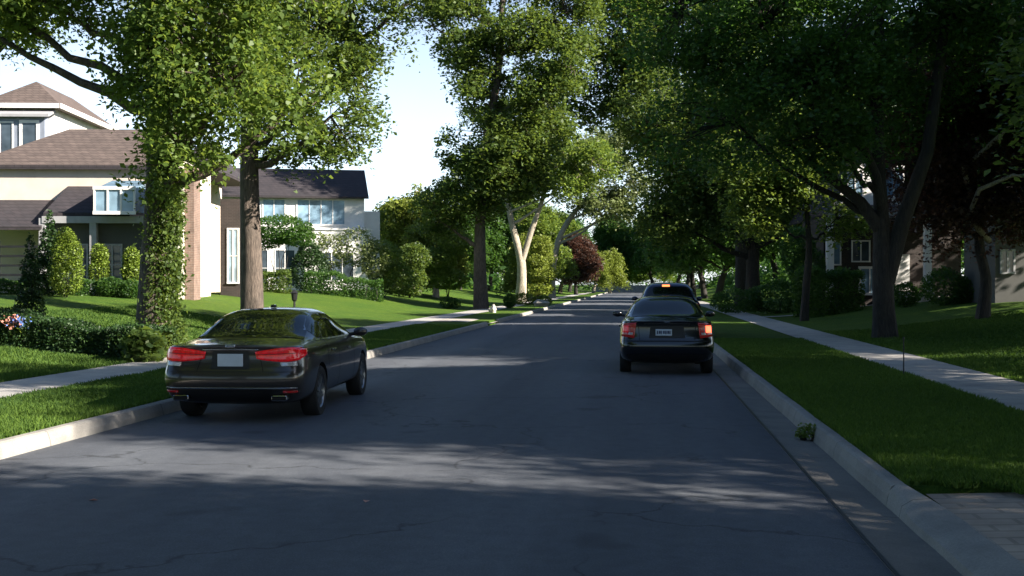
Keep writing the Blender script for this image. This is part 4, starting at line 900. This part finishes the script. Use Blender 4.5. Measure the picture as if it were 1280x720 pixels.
# lower lean-to roofs and ground floor
mb = MB(); shed(mb, U(-60), U(84), -3.2, 4.05, 0.0, 5.35); mb.build('porch_roof', M['slate'], H1)  # tree shadow on this lower band is put in as dark shingles
mb = MB(); shed(mb, U(85), U(185), -3.0, 4.62, 0.0, 5.95); mb.build('garage_roof', M['slate'], H1)
mb = MB(); mb.box(U(88), U(236), -2.6, -.002, .6, 4.45); mb.build('garage_wall', M['greywall'], H1)
mb = MB()
for px in (84, 143): mb.box(U(px) - .14, U(px) + .14, -3.05, -2.77, .6, 4.4)
mb.build('column', M['grey_trim'], H1, bevel=.01)
mb = MB(); mb.box(U(84), U(236), -3.08, -2.95, 4.2, 4.48); mb.build('fascia', M['grey_trim'], H1)
window(H1, U(104), U(132), 1.7, 3.3, -2.6, 2, 2, 'grey_trim', 'houseglass'); window(H1, U(152), U(172), 1.7, 3.3, -2.6, 2, 2, 'grey_trim', 'houseglass')
# conservatory bay
mb = MB(); x0, x1 = U(150), U(196); mb.add([(x0, -3.6, 4.65), (x1, -3.6, 4.65), (x1, -1.2, 4.65), (x0, -1.2, 4.65), (x0, -3.6, 5.55), (x1, -3.6, 5.55), (x1, -1.2, 6.1), (x0, -1.2, 6.1)], [(0, 3, 2, 1), (4, 5, 6, 7), (0, 1, 5, 4), (1, 2, 6, 5), (2, 3, 7, 6), (3, 0, 4, 7)])
bay = mb.build('glazed_bay', M['blueglass'], H1); mb = MB()
for i in range(4): x = x0 + (x1 - x0) * i / 3; mb.box(x - .035, x + .035, -3.65, -3.602, 4.6, 5.6)
mb.box(x0 - .06, x1 + .06, -3.66, -3.605, 5.52, 5.66); mb.box(x0 - .06, x1 + .06, -3.66, -3.605, 4.52, 4.66); mb.build('bay_frame', M['white'], bay)
# right wing: sunlit pale wall, brick chimney and blue grey entrance behind
wg = D0 - 6
mb = MB(); mb.box(U(240) + .003, U(259), -4.6, .5, .6, 6.6); mb.build('wing_wall', M['cream'], H1)
mb = MB(); mb.box(U(259) + .003, U(270), -4.4, -3.2, .6, 6.4); mb.build('chimney', M['brick'], H1)
mb = MB(); mb.box(U(259) + .003, U(288), 2.5, 5, .6, 5.6); mb.build('entrance_wall', M['darkbrick'], H1)
mb = MB(); hip(mb, U(200), U(262), .6, 8, 6.75, 8.4, .25); mb.build('wing_roof', M['slate'], H1)
window(H1, U(270), U(282), 1.8, 4.2, 2.5, 2, 2, 'white', 'blueglass')
# fence beside
p0 = at(-40, 44.5); fr = empty('iron_fence', gl(p0.x, p0.y)); tag(fr, 'dark slatted fence at the far left under the porch roof', 'fence')
mb = MB()
for k in range(5): mb.box(0, 3.6, -.015, .015, .35 + k * .35, .43 + k * .35)
mb.build('rail', M['fence'], fr)
for k in range(4):
    mb = MB(); mb.box(k * 1.2 - .04, k * 1.2 + .04, -.045, .045, -.1, 2.0); mb.build('post', M['fence'], fr)
# house 2
D2 = 88; o2 = at(370, D2); H2 = empty('white_house', (o2.x, o2.y, 0), R(17)); tag(H2, 'white two storey house with dark roof behind the shrubs, left of the sky gap', 'house')
s2 = D2 / 1500
def U2(px): return (px - 370) * s2
def Z2(py): return CH + (356 - py) * s2
mb = MB(); mb.add([(U2(250), 0, .6), (U2(455), 0, .6), (U2(455), 8, .6), (U2(250), 8, .6), (U2(250), 0, Z2(246)), (U2(455), 0, Z2(246)), (U2(455), 8, Z2(246)), (U2(250), 8, Z2(246)), (U2(250), 4, 10.3), (U2(455), 4, 10.3)],
                  [(0, 3, 2, 1), (0, 1, 5, 4), (2, 3, 7, 6), (1, 2, 6, 9, 5), (3, 0, 4, 8, 7), (4, 5, 9, 8), (6, 7, 8, 9)]); mb.build('wall', M['white'], H2)
mb = MB(); xa, xb = U2(246), U2(460); zt = Z2(246)
shed(mb, xa, xb, -.5, zt + .02, 4, 10.55); shed(mb, xa, xb, 8.5, zt + .02, 4.0, 10.55); mb.build('roof', M['slate'], H2)
mb = MB(); mb.box(U2(455) + .003, U2(476), 1.0, 7, .6, Z2(262)); mb.build('side_wing', M['white'], H2)
mb = MB(); mb.box(U2(380), U2(456) + .3, -.9, -.003, .6, Z2(288)); mb.build('lower_front', M['white'], H2)
mb = MB(); mb.box(U2(376), U2(458) + .35, -1.0, .0 - .004, Z2(288) + .002, Z2(288) + .14); mb.build('ledge', M['white'], H2)
window(H2, U2(330), U2(356), Z2(278), Z2(250), 0, 2, 1, 'white', 'blueglass'); window(H2, U2(372), U2(430), Z2(280), Z2(250), 0, 4, 1, 'white', 'blueglass', .1)
window(H2, U2(300), U2(322), Z2(278), Z2(250), 0, 2, 1, 'white', 'blueglass')
window(H2, U2(315), U2(335), 1.6, 4.2, 0, 2, 2, 'white', 'houseglass'); window(H2, U2(345), U2(368), 1.6, 4.2, 0, 2, 2, 'white', 'houseglass')
window(H2, U2(400), U2(440), 2.0, 4.0, -.9, 3, 1, 'white', 'houseglass')
# house 3, right
D3 = 58; o3 = at(1090, D3); H3 = empty('porch_house', (o3.x, o3.y, 0), R(4)); tag(H3, 'dark brick house with white porch and gable behind the forked tree', 'house')
s3 = D3 / 1500
def U3(px): return (px - 1090) * s3
def Z3(py): return CH + (356 - py) * s3
mb = MB(); mb.box(U3(1030), U3(1200), 0, 5, .6, Z3(262)); mb.build('wall', M['darkbrick'], H3)
mb = MB(); mb.add([(U3(1036), .3, Z3(262)), (U3(1150), .3, Z3(262)), (U3(1150), 8, Z3(262)), (U3(1036), 8, Z3(262)), (U3(1060), .3, Z3(215)), (U3(1126), .3, Z3(215)), (U3(1093), .3, Z3(180)), (U3(1093), 8, Z3(180))],
                  [(0, 3, 2, 1), (0, 1, 6), (1, 2, 7, 6), (2, 3, 7), (3, 0, 6, 7)]); mb.build('gable', M['white'], H3)
mb = MB(); 
shed(mb, 0, 8.6, U3(1030), Z3(268), U3(1093), Z3(178)); vs = [(y, x, z) for (x, y, z) in mb.v]; mb2 = MB(); mb2.add([(a, b, z) for (a, b, z) in vs], [tuple(f) for f in mb.f]); 
mb = MB(); shed(mb, 0, 8.6, U3(1156), Z3(268), U3(1093), Z3(178)); mb2.add([(y, x, z) for (x, y, z) in mb.v], mb.f); mb2.build('gable_roof', M['slate'], H3)
mb = MB(); shed(mb, U3(1018), U3(1205), -2.6, Z3(272), 0, Z3(256)); mb.build('porch_roof', M['slate'], H3)
mb = MB(); mb.box(U3(1020), U3(1203), -2.62, -2.5, Z3(276), Z3(269)); mb.build('fascia', M['grey_trim'], H3)
for px in (1024, 1082, 1140, 1198):
    mb = MB(); mb.box(U3(px) - .16, U3(px) + .16, -2.48, -2.16, .9, Z3(275)); mb.build('porch_column', M['white'], H3, bevel=.02)
mb = MB(); mb.box(U3(1115), U3(1140), -4.2, -2.7, .6, 1.15); mb.box(U3(1110), U3(1145), -2.7, -.01, .6, 1.35); mb.build('porch_steps', M['stone'], H3)
window(H3, U3(1108), U3(1130), Z3(246), Z3(208), .3, 2, 1, 'white', 'blueglass'); window(H3, U3(1062), U3(1080), Z3(246), Z3(216), .3, 2, 1, 'white', 'blueglass')
window(H3, U3(1066), U3(1086), Z3(326), Z3(302), 0, 2, 1, 'white', 'houseglass'); window(H3, U3(1034), U3(1050), Z3(330), Z3(302), 0, 2, 1, 'white', 'blueglass')
window(H3, U3(1076), U3(1098), Z3(366), Z3(336), -.003, 2, 1, 'white', 'blueglass', .12)
mb = MB(); mb.box(U3(1118), U3(1136), -.08, .0 - .002, 1.4, Z3(318)); d_ = mb.build('door', M['white'], H3)
mb = MB(); mb.tube([(U3(1133), -.12, 2.4), (U3(1133), -.085, 2.4)], [.035, .03], 10); mb.build('handle', M['chrome'], d_)
# house 4, far right
o4 = at(1250, 44); H4 = empty('grey_house', (o4.x, o4.y, 0), R(3)); tag(H4, 'low grey house corner with a small window at the right edge', 'house')
s4 = 44 / 1500
mb = MB(); mb.box(-6 * s4, 9, 0, 3.5, .5, 4.6); mb.build('wall', M['greywall'], H4)
mb = MB(); hip(mb, -6 * s4, 9, 0, 3.5, 4.7, 6.0, .35); mb.build('roof', M['slate'], H4)
window(H4, 2 * s4, 16 * s4, CH + (356 - 340) * s4, CH + (356 - 314) * s4, 0, 2, 1, 'grey_trim', 'houseglass')

# ------------------------------------------------------------------ small things
p = at(368, 45); pr_ = empty('lantern_post', gl(p.x, p.y)); tag(pr_, 'short grey post lamp standing on the lawn behind the sedan', 'post lamp')
mb = MB(); mb.tube([(0, 0, 0), (0, 0, .1), (0, 0, .12), (0, 0, .75)], [.14, .13, .045, .04], 12); mb.build('pole', M['trim'], pr_, smooth=True)
mb = MB(); mb.tube([(0, 0, .75), (0, 0, .8), (0, 0, 1.05), (0, 0, 1.06), (0, 0, 1.18)], [.06, .10, .13, .16, .02], 8); mb.build('lantern_head', M['trim'], pr_)
rng = np.random.default_rng(3)
def rock(label, px, D, r):
    p = at(px, D); bm = bmesh.new(); bmesh.ops.create_icosphere(bm, subdivisions=3, radius=1)
    for v in bm.verts:
        k = 1 + .18 * math.sin(v.co.x * 4 + px) + .14 * math.sin(v.co.y * 5 + 1) + .1 * math.sin(v.co.z * 7); v.co = Vector((v.co.x * r[0], v.co.y * r[1], v.co.z * r[2])) * k
    me = bpy.data.meshes.new('landscape_rock'); bm.to_mesh(me); bm.free(); me.materials.append(M['stone'])
    o = bpy.data.objects.new('landscape_rock', me); link(o); o.location = gl(p.x, p.y, r[2] * .5); tag(o, label, 'rock')
rock('pale rock on the grass beside the sidewalk, right of the tall straight trunk', 616, 66, (.2, .2, .26)); rock('pale rock beside the far left kerb near the leaning tree', 676, 88, (.5, .4, .28))
w0 = at(742, 259); w1 = at(880, 252)
mb = MB(); mb.box(0, (w1 - w0).length, -.25, .25, -.2, 1.35); mb.box(-.05, (w1 - w0).length + .05, -.3, .3, 1.352, 1.5)
ow = mb.build('stone_wall', M['stonewall']); ow.location = (w0.x, w0.y, .1); ow.rotation_euler.z = math.atan2(w1.y - w0.y, w1.x - w0.x); tag(ow, 'low pale stone wall closing the far end of the street', 'wall')
p = at(1091, 24.5); mk = empty('marker_post', gl(4.42, 20.6)); tag(mk, 'thin grey marker stake between verge and right sidewalk', 'stake')
mb = MB(); mb.tube([(0, 0, -.1), (0, 0, .62)], [.012, .010], 8); mb.build('stake', M['fence'], mk); mb = MB(); mb.tube([(0, 0, .62), (0, 0, .66)], [.016, .012], 8); mb.build('cap', M['fence'], mk)

for k, (px, D, lb) in enumerate([(458, 9.1, 'small fallen leaf lying alone in the middle of the road'), (117, 9.2, 'small fallen leaf lying near the left road edge')]):
    p = at(px, D); mb = MB(); mb.add([(0, -.035, .004), (.028, 0, .014), (0, .04, .006), (-.028, 0, .016), (0, 0, .003)], [(0, 1, 4), (1, 2, 4), (2, 3, 4), (3, 0, 4)])
    o = mb.build('fallen_leaf', M['flower_p']); o.location = (p.x, p.y, .03 - .0022 * (p.x + 2.1) ** 2 + .002); o.rotation_euler.z = k * 2.; tag(o, lb, 'leaf')
# ------------------------------------------------------------------ light, sky, camera
EL = R(29); AZ = math.atan2(.28, .96)     # sun stands right and slightly behind the viewer
sdir = Vector((math.cos(EL) * math.cos(AZ), -math.cos(EL) * math.sin(AZ), math.sin(EL)))
sun = bpy.data.lights.new('sun', 'SUN'); sun.energy = 5.0; sun.angle = R(.53); sun.color = (1, .91, .80)
so = bpy.data.objects.new('sun', sun); link(so); so.rotation_euler = sdir.to_track_quat('Z', 'Y').to_euler(); so.location = (0, 0, 60)
w = bpy.data.worlds.new('World'); bpy.context.scene.world = w; w.use_nodes = True; nt = w.node_tree; nt.nodes.clear()
sky = nt.nodes.new('ShaderNodeTexSky'); sky.sky_type = 'NISHITA'; sky.sun_disc = False; sky.sun_elevation = EL
sky.sun_rotation = math.atan2(sdir.x, sdir.y); sky.dust_density = .8; sky.air_density = 1.0; sky.ozone_density = 4; sky.altitude = 100
bg = nt.nodes.new('ShaderNodeBackground'); bg.inputs[1].default_value = .05; out = nt.nodes.new('ShaderNodeOutputWorld')
# bright hazy cloud low over the horizon, added to the clear sky
tc = nt.nodes.new('ShaderNodeTexCoord'); sp_ = nt.nodes.new('ShaderNodeSeparateXYZ'); nt.links.new(tc.outputs['Generated'], sp_.inputs[0])
nz = noise(nt, tc.outputs['Generated'], 2.2, 5, .55)
el = ramp(nt, sp_.outputs[2], [(0, (1, 1, 1)), (.10, (.9, .9, .9)), (.22, (.45, .45, .45)), (.34, (0, 0, 0))])
cl_ = ramp(nt, nz, [(.3, (.75, .85, 1)), (.65, (1.0, 1.0, 1.0))])
front = ramp(nt, sp_.outputs[1], [(.1, (0, 0, 0)), (.55, (1, 1, 1))])
hz = mixc(nt, 1.0, mixc(nt, 1.0, el, cl_, 'MULTIPLY'), front, 'MULTIPLY'); bg2 = nt.nodes.new('ShaderNodeBackground'); bg2.inputs[1].default_value = .30; nt.links.new(hz, bg2.inputs[0])
ad = nt.nodes.new('ShaderNodeAddShader'); nt.links.new(sky.outputs[0], bg.inputs[0]); nt.links.new(bg.outputs[0], ad.inputs[0]); nt.links.new(bg2.outputs[0], ad.inputs[1]); nt.links.new(ad.outputs[0], out.inputs[0])
cam = bpy.data.cameras.new('camera'); co = bpy.data.objects.new('camera', cam); link(co)
cam.sensor_width = 36; cam.lens = 1500 / 1280 * 36; cam.clip_end = 6000; cam.clip_start = .1
co.location = (0, 0, CH); co.rotation_euler = (R(90 - .153), 0, A)
sc_ = bpy.context.scene; sc_.camera = co
sc_.view_settings.view_transform = 'Standard'; sc_.view_settings.look = 'None'; sc_.view_settings.exposure = 1.68; sc_.view_settings.gamma = 1
sc_.cycles.max_bounces = 6; sc_.cycles.diffuse_bounces = 3; sc_.cycles.transmission_bounces = 3; sc_.cycles.sample_clamp_indirect = 4
# ------------------------------------------------------------------ groups of repeats
for o in list(bpy.data.objects):
    if o.parent or 'category' not in o: continue
    k = o.name.split('.')[0]; lb = o['label']
    gname = {'parked_sedan': 'cars parked along the kerbs', 'parked_suv': 'cars parked along the kerbs', 'box_hedge': 'clipped box hedges in the gardens', 'cedar_bush': 'cedars beside the left house',
             'yellow_green_tree': 'yellow green garden trees', 'shade_tree': 'shade trees along the street and in the gardens', 'street_tree': 'street trees along the kerbs', 'small_shrub': 'small shrubs on the far left lawn',
             'layered_shrub': 'layered shrubs on the left lawns', 'loose_shrub': 'loose shrubs by the white house', 'foundation_shrub': 'dark shrubs by the right hand houses', 'fallen_leaf': 'fallen leaves on the road',
             'landscape_rock': 'pale rocks by the far left kerb', 'garden_tree': 'garden trees near the houses'}.get(k)
    if gname: o['group'] = gname
